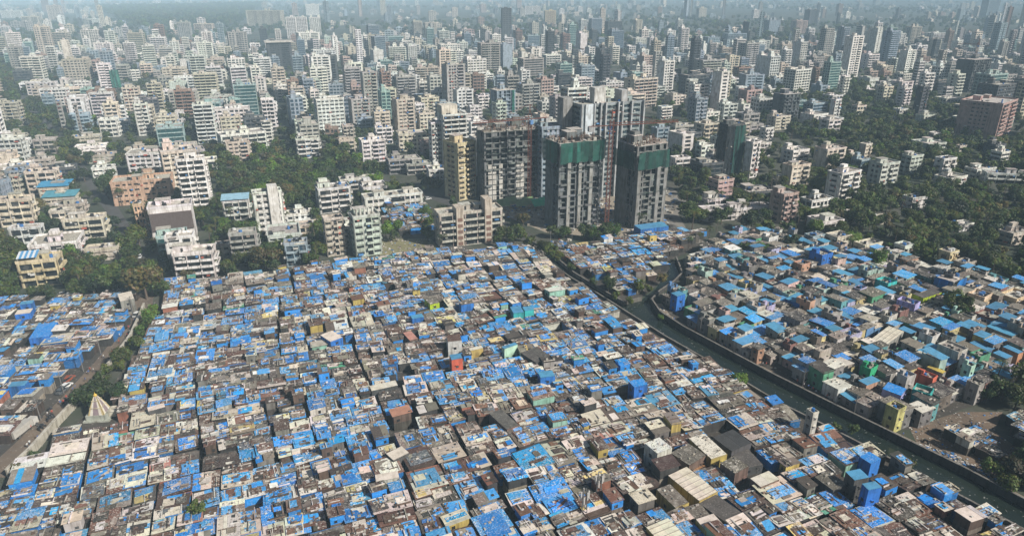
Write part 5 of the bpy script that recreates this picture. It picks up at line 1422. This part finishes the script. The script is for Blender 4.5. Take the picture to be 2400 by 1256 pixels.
HT = [(1478, 718, .45, 0), (1520, 690, .5, 2), (1440, 705, .5, 0), (1548, 752, .35, 3), (1390, 672, .5, 1), (1340, 640, .55, 0), (1310, 615, .6, 2), (1960, 1012, .35, 0), (2130, 1100, .35, 2), (345, 700, 1.75, 4), (300, 690, 1.2, 1), (262, 688, 1.2, 0), (222, 692, 1.1, 1), (185, 696, 1.0, 0), (625, 634, 1.5, 4), (585, 622, .9, 2), (560, 625, .8, 2), (700, 590, .8, 2), (905, 560, 1.0, 3), (930, 548, .9, 3), (1002, 540, .9, 0), (1180, 568, 1.0, 2), (1205, 572, 1.1, 0), (1222, 566, .8, 2), (1165, 578, .6, 0),
      (1275, 600, 1.0, 2), (1290, 608, .9, 0), (1300, 558, .9, 0), (1322, 558, .9, 3), (1370, 562, .9, 0), (1392, 566, 1.0, 3), (1415, 564, 1.1, 0), (1436, 560, .9, 3), (1425, 690, .9, 1), (1500, 690, .7, 0), (1550, 668, .6, 4), (1640, 520, 1.1, 0), (1690, 525, 1.4, 0), (1760, 540, 1.4, 5), (1740, 600, .8, 0), (1790, 600, .9, 3), (1850, 585, 1.0, 0), (2050, 630, 1.1, 3), (2235, 752, 1.25, 0),
      (1733, 905, .6, 3), (2345, 940, 1.0, 0), (2390, 950, .9, 0), (2310, 945, .6, 1), (290, 855, .8, 2), (325, 822, .7, 2), (218, 945, .9, 0), (245, 935, .9, 2), (200, 955, .8, 0), (285, 940, .8, 1), (358, 762, .8, 3), (1995, 1020, .45, 0), (470, 1215, .6, 0), (1635, 650, .6, 3), (1620, 705, .5, 0), (1520, 640, .5, 2), (360, 742, .6, 3),
      (640, 520, 1.0, 0), (590, 540, .8, 1), (40, 696, .6, 1), (80, 698, .55, 0), (120, 702, .55, 1), (10, 700, .9, 0), (-5, 690, 1.1, 1), (25, 680, .9, 0), (500, 640, .8, 1), (530, 640, .8, 2), (1240, 585, .8, 2)]
for k in range(18):             # bushes along the drain behind the long wall
    q = rnd()*(len(wl) - 1.01); i = int(q); f_ = q - i; x = wl[i][0] + (wl[i+1][0]-wl[i][0])*f_ + U(1.2, 4.5); y = wl[i][1] + (wl[i+1][1]-wl[i][1])*f_ + U(-1, 1)
    try_tree(x, y, U(.28, .6), False, 0.2, random.choice([0, 2, 3, 4]))
for u, v, s, var in HT:
    x, y = G(u, v); trees.append((x, y, s, var))
for u, v in ((545, 528), (728, 588), (752, 592), (740, 570), (690, 560), (1035, 600), (1505, 545), (1775, 560), (1735, 520), (1775, 505), (1990, 600), (2330, 905), (1612, 590), (2120, 560), (2150, 540)):
    x, y = G(u, v); palms.append((x, y, U(.95, 1.2), random.randrange(4)))
def vis(t): u, v, dep = PJ(t[0], t[1], 4); return (0 < u < 2400 and -20 < v < 1250), t[2]/dep
def emit_plants(lst, n, palm):
    order = sorted(lst, key=lambda t: -vis(t)[1] if vis(t)[0] else 1); near = order[:n]; rest = order[n:]
    for x, y, s, var in near:
        if palm:
            t = thing('palm_tree', 'coconut palm with drooping fronds', 'palm tree', (x, y, 0), 'coconut palms'); a = ('trunk', PALMS[var][0]), ('frond_crown', PALMS[var][1])
        else:
            big = 'large' if s > 1.15 else 'small' if s < 0.8 else 'middling'
            t = thing('broadleaf_tree', f'{big} {LEAFN[var]} leafy tree', 'tree', (x, y, 0), 'trees of the city'); a = ('trunk', TRUNK), ('crown', NEARC[var])
        t.rotation_euler.z = U(0, 6.28); t.scale = (s*U(.9, 1.15), s*U(.9, 1.15), s*U(.85, 1.1))
        for nm, me in a:
            o = bpy.data.objects.new(nm, me); COL.objects.link(o); o.parent = t
    return rest
rest_t = emit_plants(trees, 300, False); rest_p = emit_plants(palms, 200, True)
def scatter(name, lst, meshes, label):
    """one mass: crowns instanced on points"""
    coll = bpy.data.collections.new(name + '_kinds')
    for k, me in enumerate(meshes):
        o = bpy.data.objects.new(f'{name}_kind_{chr(97 + k)}', me); coll.objects.link(o)
    me = bpy.data.meshes.new(name); me.from_pydata([(x, y, 0) for x, y, s, v in lst], [], [])
    for nm, ty, vals in (('sc', 'FLOAT', [s for _, _, s, _ in lst]), ('ro', 'FLOAT', [U(0, 6.28) for _ in lst]), ('va', 'INT', [v for _, _, _, v in lst])):
        a = me.attributes.new(nm, ty, 'POINT'); a.data.foreach_set('value', vals)
    ob = bpy.data.objects.new(name, me); COL.objects.link(ob)
    ng = bpy.data.node_groups.new(name, 'GeometryNodeTree')
    ng.interface.new_socket('Geometry', in_out='INPUT', socket_type='NodeSocketGeometry'); ng.interface.new_socket('Geometry', in_out='OUTPUT', socket_type='NodeSocketGeometry')
    nd = ng.nodes; gi = nd.new('NodeGroupInput'); go = nd.new('NodeGroupOutput'); ip = nd.new('GeometryNodeInstanceOnPoints'); ci = nd.new('GeometryNodeCollectionInfo')
    ci.inputs['Collection'].default_value = coll; ci.inputs['Separate Children'].default_value = True; ci.inputs['Reset Children'].default_value = True
    def at(n_, ty):
        q = nd.new('GeometryNodeInputNamedAttribute'); q.data_type = ty; q.inputs[0].default_value = n_; return next(s for s in q.outputs if s.enabled and s.name == 'Attribute')
    cx = nd.new('ShaderNodeCombineXYZ'); lk = ng.links.new
    lk(gi.outputs[0], ip.inputs['Points']); lk(ci.outputs[0], ip.inputs['Instance']); ip.inputs['Pick Instance'].default_value = True
    lk(at('va', 'INT'), ip.inputs['Instance Index']); lk(at('ro', 'FLOAT'), cx.inputs[2]); lk(cx.outputs[0], ip.inputs['Rotation']); lk(at('sc', 'FLOAT'), ip.inputs['Scale']); lk(ip.outputs[0], go.inputs[0])
    md = ob.modifiers.new('scatter', 'NODES'); md.node_group = ng
    setting(ob, 'stuff', label); ob['category'] = 'trees'; return ob
scatter('city_woods', rest_t, CROWNS, 'mass of trees between the blocks and in the far haze')
if rest_p: scatter('palm_grove', rest_p, [p[1] for p in PALMS], 'mass of smaller coconut palms in the grove')

# ================================================================ temple, vehicles, people, debris
X, Y = G(236, 976); t = thing('temple', 'small temple spire with gold white and purple stripes beside the earth road', 'temple', (X, Y, 0), None, True); t.scale = (.86,)*3; R = (math.cos(.12), math.sin(.12), 0, 0)
mb = MB(); mb.box(-4.2, 4.2, -3.6, 3.6, 0, 0.5, PL, C4((0.40, 0.42, 0.36)), R); mb.box(-3.4, 3.4, -2.8, 2.8, 0.5, 2.2, PL, C4((0.42, 0.44, 0.38)), R); mb.build('plinth', t)
mb = MB(); mb.box(3.4, 5.6, -1.2, 2.2, 0.5, 2.4, PL, C4((0.62, 0.58, 0.48)), R); mb.box(3.2, 5.8, -1.4, 2.4, 2.4, 2.6, PL, C4((0.6, 0.56, 0.46)), R); mb.build('porch', t)
cols = [(0.50, 0.40, 0.20), (0.62, 0.58, 0.50), (0.26, 0.20, 0.21), (0.62, 0.58, 0.50), (0.50, 0.40, 0.20)]; br = [0, .10, .30, .70, .90, 1]
for F in range(4):
    for k in range(5):
        mb = MB(); lift = (0.10, 0.05, 0.0, 0.05, 0.10)[k]
        def pt(fr, z, hw):
            a = (fr*2 - 1)*hw; b_ = -hw - lift; c_, s_ = ((1, 0), (0, 1), (-1, 0), (0, -1))[F]; x, y = c_*a - s_*b_, s_*a + c_*b_; return (R[0]*x - R[1]*y, R[1]*x + R[0]*y, z)
        for z0, h0, z1, h1 in ((2.2, 2.5, 4.5, 1.8), (4.5, 1.8, 6.8, 1.0), (6.8, 1.0, 8.3, 0.4)): mb.face([pt(br[k], z0, h0), pt(br[k+1], z0, h0), pt(br[k+1], z1, h1), pt(br[k], z1, h1)], PT, C4(cols[k]))
        mb.build('spire_stripe', t)
for z_, h_ in ((4.4, 1.98), (6.7, 1.2)): mb = MB(); mb.box(-h_, h_, -h_, h_, z_, z_ + .22, PL, C4((0.5, 0.44, 0.3)), R, bottom=True); mb.build('cornice', t)
mb = MB(); mb.cyl(0, 0, 8.2, 8.7, .5, PT, (0.62, 0.42, 0.08, 0), 8, .6); mb.cyl(0, 0, 8.7, 9.2, .6, PT, (0.62, 0.42, 0.08, 0), 8, .15); mb.cyl(0, 0, 9.2, 9.9, .12, PT, (0.62, 0.42, 0.08, 0), 6, .02); mb.build('finial', t)
def car_meshes(col):
    b_, g, w = MB(), MB(), MB(); c = C4(col)
    prof = [(-2.0, .35), (2.0, .35), (2.05, .75), (1.25, .92), (-1.95, .95)]
    for sgn in (-1, 1): b_.face([(x, sgn*.82, z) for x, z in (prof if sgn < 0 else prof[::-1])], PT, c)
    for (x0, z0), (x1, z1) in zip(prof, prof[1:] + prof[:1]): b_.face([(x0, -.82, z0), (x0, .82, z0), (x1, .82, z1), (x1, -.82, z1)], PT, c)
    cab = [(1.2, .92, .78), (.55, 1.48, .66), (-1.3, 1.48, .66), (-1.9, .95, .78)]
    for sgn in (-1, 1): g.face([(x, sgn*h_, z) for x, z, h_ in cab], GL, (0.02, 0.025, 0.03, 0))
    g.face([(1.2, -.78, .92), (1.2, .78, .92), (.55, .66, 1.48), (.55, -.66, 1.48)], GL, (0.02, 0.025, 0.03, 0)); g.face([(-1.3, -.66, 1.48), (-1.3, .66, 1.48), (-1.9, .78, .95), (-1.9, -.78, .95)], GL, (0.02, 0.025, 0.03, 0))
    r = MB(); r.box(-1.32, .57, -.67, .67, 1.47, 1.53, PT, c)
    for k in range(10):
        a0, a1 = k*.6283, (k+1)*.6283; w.face([(.33*math.cos(a0), -.1, .33*math.sin(a0)), (.33*math.cos(a1), -.1, .33*math.sin(a1)), (.33*math.cos(a1), .1, .33*math.sin(a1)), (.33*math.cos(a0), .1, .33*math.sin(a0))], PT, (0.02, 0.02, 0.02, 0))
    for sg in (-.1, .1): w.face([(.33*math.cos(k*.6283), sg, .33*math.sin(k*.6283)) for k in range(10)], PT, (0.08, 0.08, 0.08, 0))
    return b_.mesh('body'), g.mesh('window_band'), r.mesh('roof_panel'), w.mesh('wheel')
def put_car(u, v, ang, col, label, sc=(1, 1, 1)):
    x, y = G(u, v); t = thing('parked_car', label, 'car', (x, y, 0), None, True); t.rotation_euler.z = math.radians(ang); t.scale = sc; ms = car_meshes(col)
    for nm, me in zip(('body', 'window_band', 'roof_panel'), ms): o = bpy.data.objects.new(nm, me); COL.objects.link(o); o.parent = t
    for a, b_ in ((1.25, -.78), (1.25, .78), (-1.25, -.78), (-1.25, .78)): o = bpy.data.objects.new('wheel', ms[3]); COL.objects.link(o); o.parent = t; o.location = (a, b_, .33)
put_car(156, 908, 80, (0.72, 0.72, 0.70), 'white car parked on the earth road above the temple wall')
put_car(146, 919, 82, (0.10, 0.11, 0.12), 'dark grey car parked in front of the white one')
put_car(323, 741, 84, (0.68, 0.68, 0.66), 'white van at the head of the earth road', (1.05, 1.0, 1.25))
put_car(322, 594, 110, (0.6, 0.62, 0.65), 'silver car on the asphalt street, upper of the two')
put_car(328, 603, 110, (0.72, 0.73, 0.74), 'white car on the asphalt street, lower of the two')
put_car(1003, 468, 40, (0.66, 0.66, 0.66), 'white car in the shaded forecourt by the yellow tower')
put_car(160, 893, 85, (0.30, 0.08, 0.04), 'rusty red pickup beside the white car', (1.2, 1.1, 1.2))
put_car(150, 692, 20, (0.7, 0.7, 0.7), 'white car half hidden under the left trees')
x, y = G(58, 1012); t = thing('cargo_truck', 'long pale topped truck on the earth road at the left edge', 'truck', (x, y, 0), None, True); t.rotation_euler.z = math.radians(84)
mb = MB(); mb.box(-4.6, 2.4, -1.1, 1.1, 0.9, 3.0, PT, (0.42, 0.40, 0.36, 0)); mb.build('cargo_box', t); mb = MB(); mb.box(2.6, 4.4, -1.05, 1.05, .6, 2.5, PT, (0.5, 0.48, 0.44, 0)); mb.build('cab', t)
mb = MB(); mb.box(4.36, 4.44, -.9, .9, 1.5, 2.2, GL, (0.02, 0.02, 0.03, 0)); mb.build('windscreen', t)
wm = car_meshes((0, 0, 0))[3]
for a, b_ in ((3.4, -1), (3.4, 1), (-3, -1), (-3, 1)): o = bpy.data.objects.new('wheel', wm); COL.objects.link(o); o.parent = t; o.location = (a, b_, .5); o.scale = (1.5,)*3
bk = MB()
for cx in (-.62, .62):
    for k in range(10):
        a0, a1 = k*.6283, (k+1)*.6283; bk.face([(cx + .3*math.cos(a), s, .3 + .3*math.sin(a)) for a, s in ((a0, -.06), (a1, -.06), (a1, .06), (a0, .06))], PT, (0.02, 0.02, 0.02, 0))
    for s in (-.06, .06): bk.face([(cx + .3*math.cos(k*.6283), s, .3 + .3*math.sin(k*.6283)) for k in range(10)], PT, (0.05, 0.05, 0.05, 0))
bk.box(-.5, .35, -.14, .14, .45, .85, PT, (0.04, 0.04, 0.05, 0), bottom=True); bk.box(-.75, .05, -.16, .16, .85, .95, PT, (0.02, 0.02, 0.02, 0)); bk.bar((.62, 0, .3), (.4, 0, 1.05), .05, PT, (0.2, 0.2, 0.2, 0)); bk.bar((.38, -.35, 1.05), (.38, .35, 1.05), .03, PT, (0.1, 0.1, 0.1, 0))
bkm = bk.mesh('motorcycle')
for k, (u, v) in enumerate([(171, 929), (174, 925), (177, 921), (158, 942), (152, 948), (122, 977), (119, 981), (116, 985), (100, 1000), (96, 1004), (92, 1009), (92, 982), (118, 962), (2276, 1000), (2190, 1012), (2196, 1013), (2170, 1037)]):
    x, y = G(u, v); o = bpy.data.objects.new('motorcycle', bkm); COL.objects.link(o); o.location = (x, y, 0); o.rotation_euler.z = U(0, 3); o.scale = (1.15,)*3
    tag(o, 'dark motorcycle parked', 'motorcycle', 'parked motorcycles')
def person_mesh(shirt, legs, stride):
    """one continuous body: rings from feet to head welded at the hips and shoulders"""
    me = bpy.data.meshes.new('b'); s = stride
    V = [(0, 0, .95), (0, 0, 1.2), (0, 0, 1.42), (0, 0, 1.52), (0, .01, 1.66), (.11, 0, .9), (.12, s, .5), (.12, s*1.3, .08), (.12, s*1.3 + .14, .04), (-.11, 0, .9), (-.12, -s*.7, .5), (-.12, -s, .08), (-.12, -s + .14, .04), (.2, 0, 1.4), (.26, -s*.6, 1.12), (.26, -s*.3 + .08, .88), (-.2, 0, 1.4), (-.26, s*.6, 1.12), (-.26, s*.7 + .08, .88)]
    E = [(0, 1), (1, 2), (2, 3), (3, 4), (0, 5), (5, 6), (6, 7), (7, 8), (0, 9), (9, 10), (10, 11), (11, 12), (2, 13), (13, 14), (14, 15), (2, 16), (16, 17), (17, 18)]
    me.from_pydata(V, E, []); ob = bpy.data.objects.new('b', me); COL.objects.link(ob); md = ob.modifiers.new('s', 'SKIN'); rad = [.15, .14, .15, .06, .11, .1, .07, .05, .04, .1, .07, .05, .04, .07, .05, .04, .07, .05, .04]
    for v_, r in zip(me.skin_vertices[0].data, rad): v_.radius = (r, r); v_.use_root = False
    me.skin_vertices[0].data[0].use_root = True; ob.modifiers.new('u', 'SUBSURF').levels = 1
    ev = ob.evaluated_get(bpy.context.evaluated_depsgraph_get()); m2 = bpy.data.meshes.new_from_object(ev); bpy.data.objects.remove(ob)
    a = m2.attributes.new('col', 'FLOAT_COLOR', 'FACE')
    for i, p in enumerate(m2.polygons):
        z = p.center.z; x = abs(p.center.x)
        c = (0.015, 0.012, 0.01) if z > 1.70 else (0.22, 0.12, 0.075) if z > 1.5 or (z < 1.1 and x > .2) or z < .07 else shirt if z > .93 else legs
        a.data[i].color = (*c, 0)
    m2.materials.clear(); m2.materials.append(MATS[PT]); return m2
PM = [person_mesh((0.6, 0.6, 0.58), (0.05, 0.06, 0.1), .22), person_mesh((0.45, 0.08, 0.06), (0.06, 0.05, 0.05), .12), person_mesh((0.07, 0.14, 0.35), (0.12, 0.1, 0.08), .28)]
PN = ['person in white', 'person in red', 'person in blue']
for k, (u, v) in enumerate([(220, 872), (212, 870), (201, 894), (113, 975), (74, 1006), (318, 770), (305, 782), (299, 790), (252, 901), (249, 905), (322, 757), (330, 745), (2286, 1000), (2292, 1006), (2274, 998), (1780, 850), (1795, 858), (1700, 815), (1296, 572), (1310, 566), (1270, 570), (1330, 570), (265, 830), (90, 1030), (1530, 712), *((U(60, 320), 0) for _ in range(14)), *((U(1560, 2120), 1) for _ in range(16))]):
    if v == 0: q = (u - 60)/262; v = 1052 - 300*q + U(-10, 6)
    elif v == 1: v = 752 + (u - 1560)*0.505 - 9
    x, y = G(u, v); o = bpy.data.objects.new('person', PM[k % 3]); COL.objects.link(o); o.location = (x, y, 0.016); o.rotation_euler.z = U(0, 6.28)
    tag(o, PN[k % 3] + (' on the road' if u < 340 else ' on bare ground'), 'person', 'people out in the open')
pole = MB(); pole.cyl(0, 0, 0, 7.5, .14, PT, (0.2, 0.19, 0.18, 0), 6, .09); pole = pole.mesh('shaft'); arm = MB(); arm.bar((-.9, 0, 6.9), (.9, 0, 6.9), .06, PT, (0.2, 0.19, 0.18, 0)); arm.bar((-.6, 0, 6.3), (.6, 0, 6.3), .06, PT, (0.2, 0.19, 0.18, 0)); arm = arm.mesh('cross_arm')
for k, (u, v) in enumerate([(96, 985), (150, 922), (196, 870), (236, 828), (276, 782), (312, 735), (1640, 785), (1760, 850), (1880, 912), (2000, 975), (1290, 575), (1340, 572)]):
    x, y = G(u, v); t = thing('utility_pole', 'thin grey utility pole with cross arms', 'pole', (x, y, 0), 'utility poles'); t.rotation_euler.z = U(0, 3)
    for nm, me in (('shaft', pole), ('cross_arm', arm)): o = bpy.data.objects.new(nm, me); COL.objects.link(o); o.parent = t
# timber stack in the open yard
x, y = G(1638, 1096); t = thing('timber_stack', 'stack of orange brown planks in the open yard between sheds', 'timber', (x, y, 0), None, True); R = (math.cos(A_SLUM), math.sin(A_SLUM), 0, 0)
pm = MB(); pm.box(-.35, .35, -3.4, 3.4, 0, .12, PL, (0.36, 0.19, 0.09, 0), R); pm = pm.mesh('plank')
for lv in range(7):
    for k in range(9):
        if lv > 4 and k > 5: continue
        s = (k - 4)*.75; o = bpy.data.objects.new('plank', pm); COL.objects.link(o); o.parent = t; o.location = (R[0]*s, R[1]*s, .05 + lv*.16); o.rotation_euler.z = U(-.02, .02)
# green awnings at the building site
for k in range(6):
    u, v = 1180 + k*20, 492 - (k % 2)*5; x, y = G(u, v); mb = MB(); R = (math.cos(.35), math.sin(.35), 0, 0); c = (0.16, 0.24, 0.12) if k < 4 else (0.02, 0.32, 0.19)
    cloth(mb, -3.2, 3.2, -3, 3, lambda a, b_: 4.2 + b_*.45, R, C4(vary(c, .15)), 4, .3)
    t = thing('site_awning', ['first', 'second', 'third', 'fourth', 'fifth', 'sixth'][k] + ' green awning from the left at the foot of the unfinished block', 'awning', (x, y, 0), 'site awnings', True); mb.build('awning_sheet', t)
    for a, b_ in ((-3, -2.6), (3, -2.6), (-3, 2.6), (3, 2.6)): p_ = MB(); p_.bar((R[0]*a - R[1]*b_, R[1]*a + R[0]*b_, 0), (R[0]*a - R[1]*b_, R[1]*a + R[0]*b_, 4.2 + b_*.45), .08, PT, (0.3, 0.3, 0.28, 0)); p_.build('post', t)
# rubble and litter
mb = MB()
def litter(P, n, s=(0.1, 0.6)):
    xs = [p[0] for p in P]; ys = [p[1] for p in P]; c = 0
    for k in range(n*5):
        x, y = U(min(xs), max(xs)), U(min(ys), max(ys))
        if not inpoly(x, y, P) or occupied(x, y, .2): continue
        a = U(*s); r = U(0, 3); mb.box(-a, a, -a*U(.4, 1), a*.6, 0, U(.05, .5)*a*2, PL, C4(vary(random.choice([(0.45, 0.42, 0.38), (0.3, 0.26, 0.21), (0.6, 0.58, 0.55), (0.12, 0.1, 0.09), (0.05, 0.2, 0.5)]), .3)), (math.cos(r), math.sin(r), x, y)); c += 1
        if c >= n: break
litter(P_YARD, 300, (.06, .3)); litter(P_BUILD, 700, (.2, 1.3)); litter(WP([(2230, 1060), (2330, 1120), (2380, 1160), (2300, 1110), (2150, 1040)]), 500, (.08, .4)); litter(P_EAST, 500); litter(WP([(1130, 590), (1250, 575), (1340, 560), (1300, 600), (1180, 600)]), 400, (.1, .9)); litter([*strip(lane, 4.4)[0], *strip(lane, 4.4)[1][::-1]], 60, (.06, .2)); litter(WP([(890, 560), (1010, 560), (1040, 590), (890, 606)]), 120)
litter([*strip(bank_e, 4)[0], *strip(bank_e, .8)[0][::-1]], 700, (.1, .5))
setting(mb.build('rubble'), 'stuff', 'rubble and litter strewn over bare ground')

# ================================================================ labels that single things out
LM = [('lime green hut', 1015, 715), ('red orange house', 1070, 850), ('temple spire', 236, 950), ('lattice masts', 1385, 1170), ('black sheet roof', 1715, 1030), ('long pale shed', 1625, 1135), ('dark brown shed', 1185, 985), ('concrete house', 1895, 975), ('mint green hut', 1195, 825), ('teal huts', 1225, 725), ('slender white tower', 630, 500), ('beige balcony slab', 1098, 520), ('netted towers', 1420, 430),
      ('yellow tower', 1077, 395), ('peach block', 335, 440), ('pink towers', 2310, 270), ('dark netted tower', 1710, 345), ('blue wrapped building', 2222, 670), ('tall bright blue house', 1922, 600), ('bright green house', 2038, 860), ('yellow green house', 2095, 975), ('double blue roof', 2275, 760), ('large pale sheet roof', 2080, 785), ('arched white tower', 1112, 170), ('teal glass tower', 577, 230), ('beige banded block', 1500, 215),
      ('white twin towers', 710, 60), ('blank flanked tower', 1995, 130), ('long white school', 1723, 490), ('small cream house', 905, 1120), ('tall blue shack', 2030, 1150), ('road head', 320, 700), ('big tarpaulin roof', 102, 778), ('canal bend', 1530, 715), ('leafy park', 640, 400), ('canopy block', 98, 620), ('dirt yard', 2270, 1000), ('curved white tower', 240, 235), ('dark capped tower', 655, 130), ('brown beige tower', 947, 265), ('hazy crane', 2270, 130), ('salmon roof', 965, 785), ('broad cream roof hut', 775, 790), ('dark yard', 930, 1065), ('bottom left corner', 60, 1230), ('bottom middle edge', 850, 1240), ('bottom right shacks', 2150, 1220), ('white roofed hut', 365, 950)]
ORD = ['nearest', 'second nearest', 'third nearest', 'fourth nearest', 'fifth nearest', 'sixth nearest', 'seventh nearest', 'eighth nearest', 'ninth nearest', 'tenth nearest', 'eleventh nearest', 'twelfth nearest']
cells = {}
for o, look, u, v, uniq in THINGS:
    if uniq: o['label'] = look; continue
    nm, lu, lv = min(LM, key=lambda l: (l[1]-u)**2 + (l[2]-v)**2)
    dx, dy = u - lu, (v - lv)*1.3
    side = ('right of' if dx > 0 else 'left of') if abs(dx) > abs(dy) else ('below' if dy > 0 else 'above')
    cells.setdefault((look, nm, side), []).append((dx*dx + dy*dy, o))
for (look, nm, side), lst in cells.items():
    lst.sort(key=lambda q: q[0])
    for k, (_, o) in enumerate(lst):
        r = ORD[k] if k < len(ORD) else f'{k+1}th nearest'
        o['label'] = f'{look}, {side} the {nm}' if len(lst) == 1 else f'{look}, {r} {side} the {nm}'
# ================================================================ haze
hb = MB(); ztop = 121.0
for o in bpy.data.objects:
    if o.type == 'MESH' and o.data.vertices and o.name.split('.')[0] in ('stair_head', 'apex', 'penthouse', 'far_city_blocks', 'plant_room', 'lift_shaft'):
        co = np.empty(len(o.data.vertices)*3, np.float32); o.data.vertices.foreach_get('co', co); ztop = max(ztop, float(co[2::3].max()) + 4)
print('haze top', ztop)
hb.box(-GX - 20, GX + 20, -420, 14820, -1.0, ztop, 0, (1, 1, 1, 1), bottom=True)
hz = hb.build('haze'); setting(hz, 'stuff', 'thin bluish daylight haze over the city')
hm = bpy.data.materials.new('haze'); hm.use_nodes = True; nt = hm.node_tree; nt.nodes.remove(nt.nodes['Principled BSDF'])
pv = nt.nodes.new('ShaderNodeVolumePrincipled'); pv.inputs['Color'].default_value = (0.60, 0.83, 1.0, 1); pv.inputs['Density'].default_value = 2.2e-4; pv.inputs['Anisotropy'].default_value = -0.25
nt.links.new(pv.outputs[0], nt.nodes['Material Output'].inputs['Volume'])
hz.data.materials.clear(); hz.data.materials.append(hm)
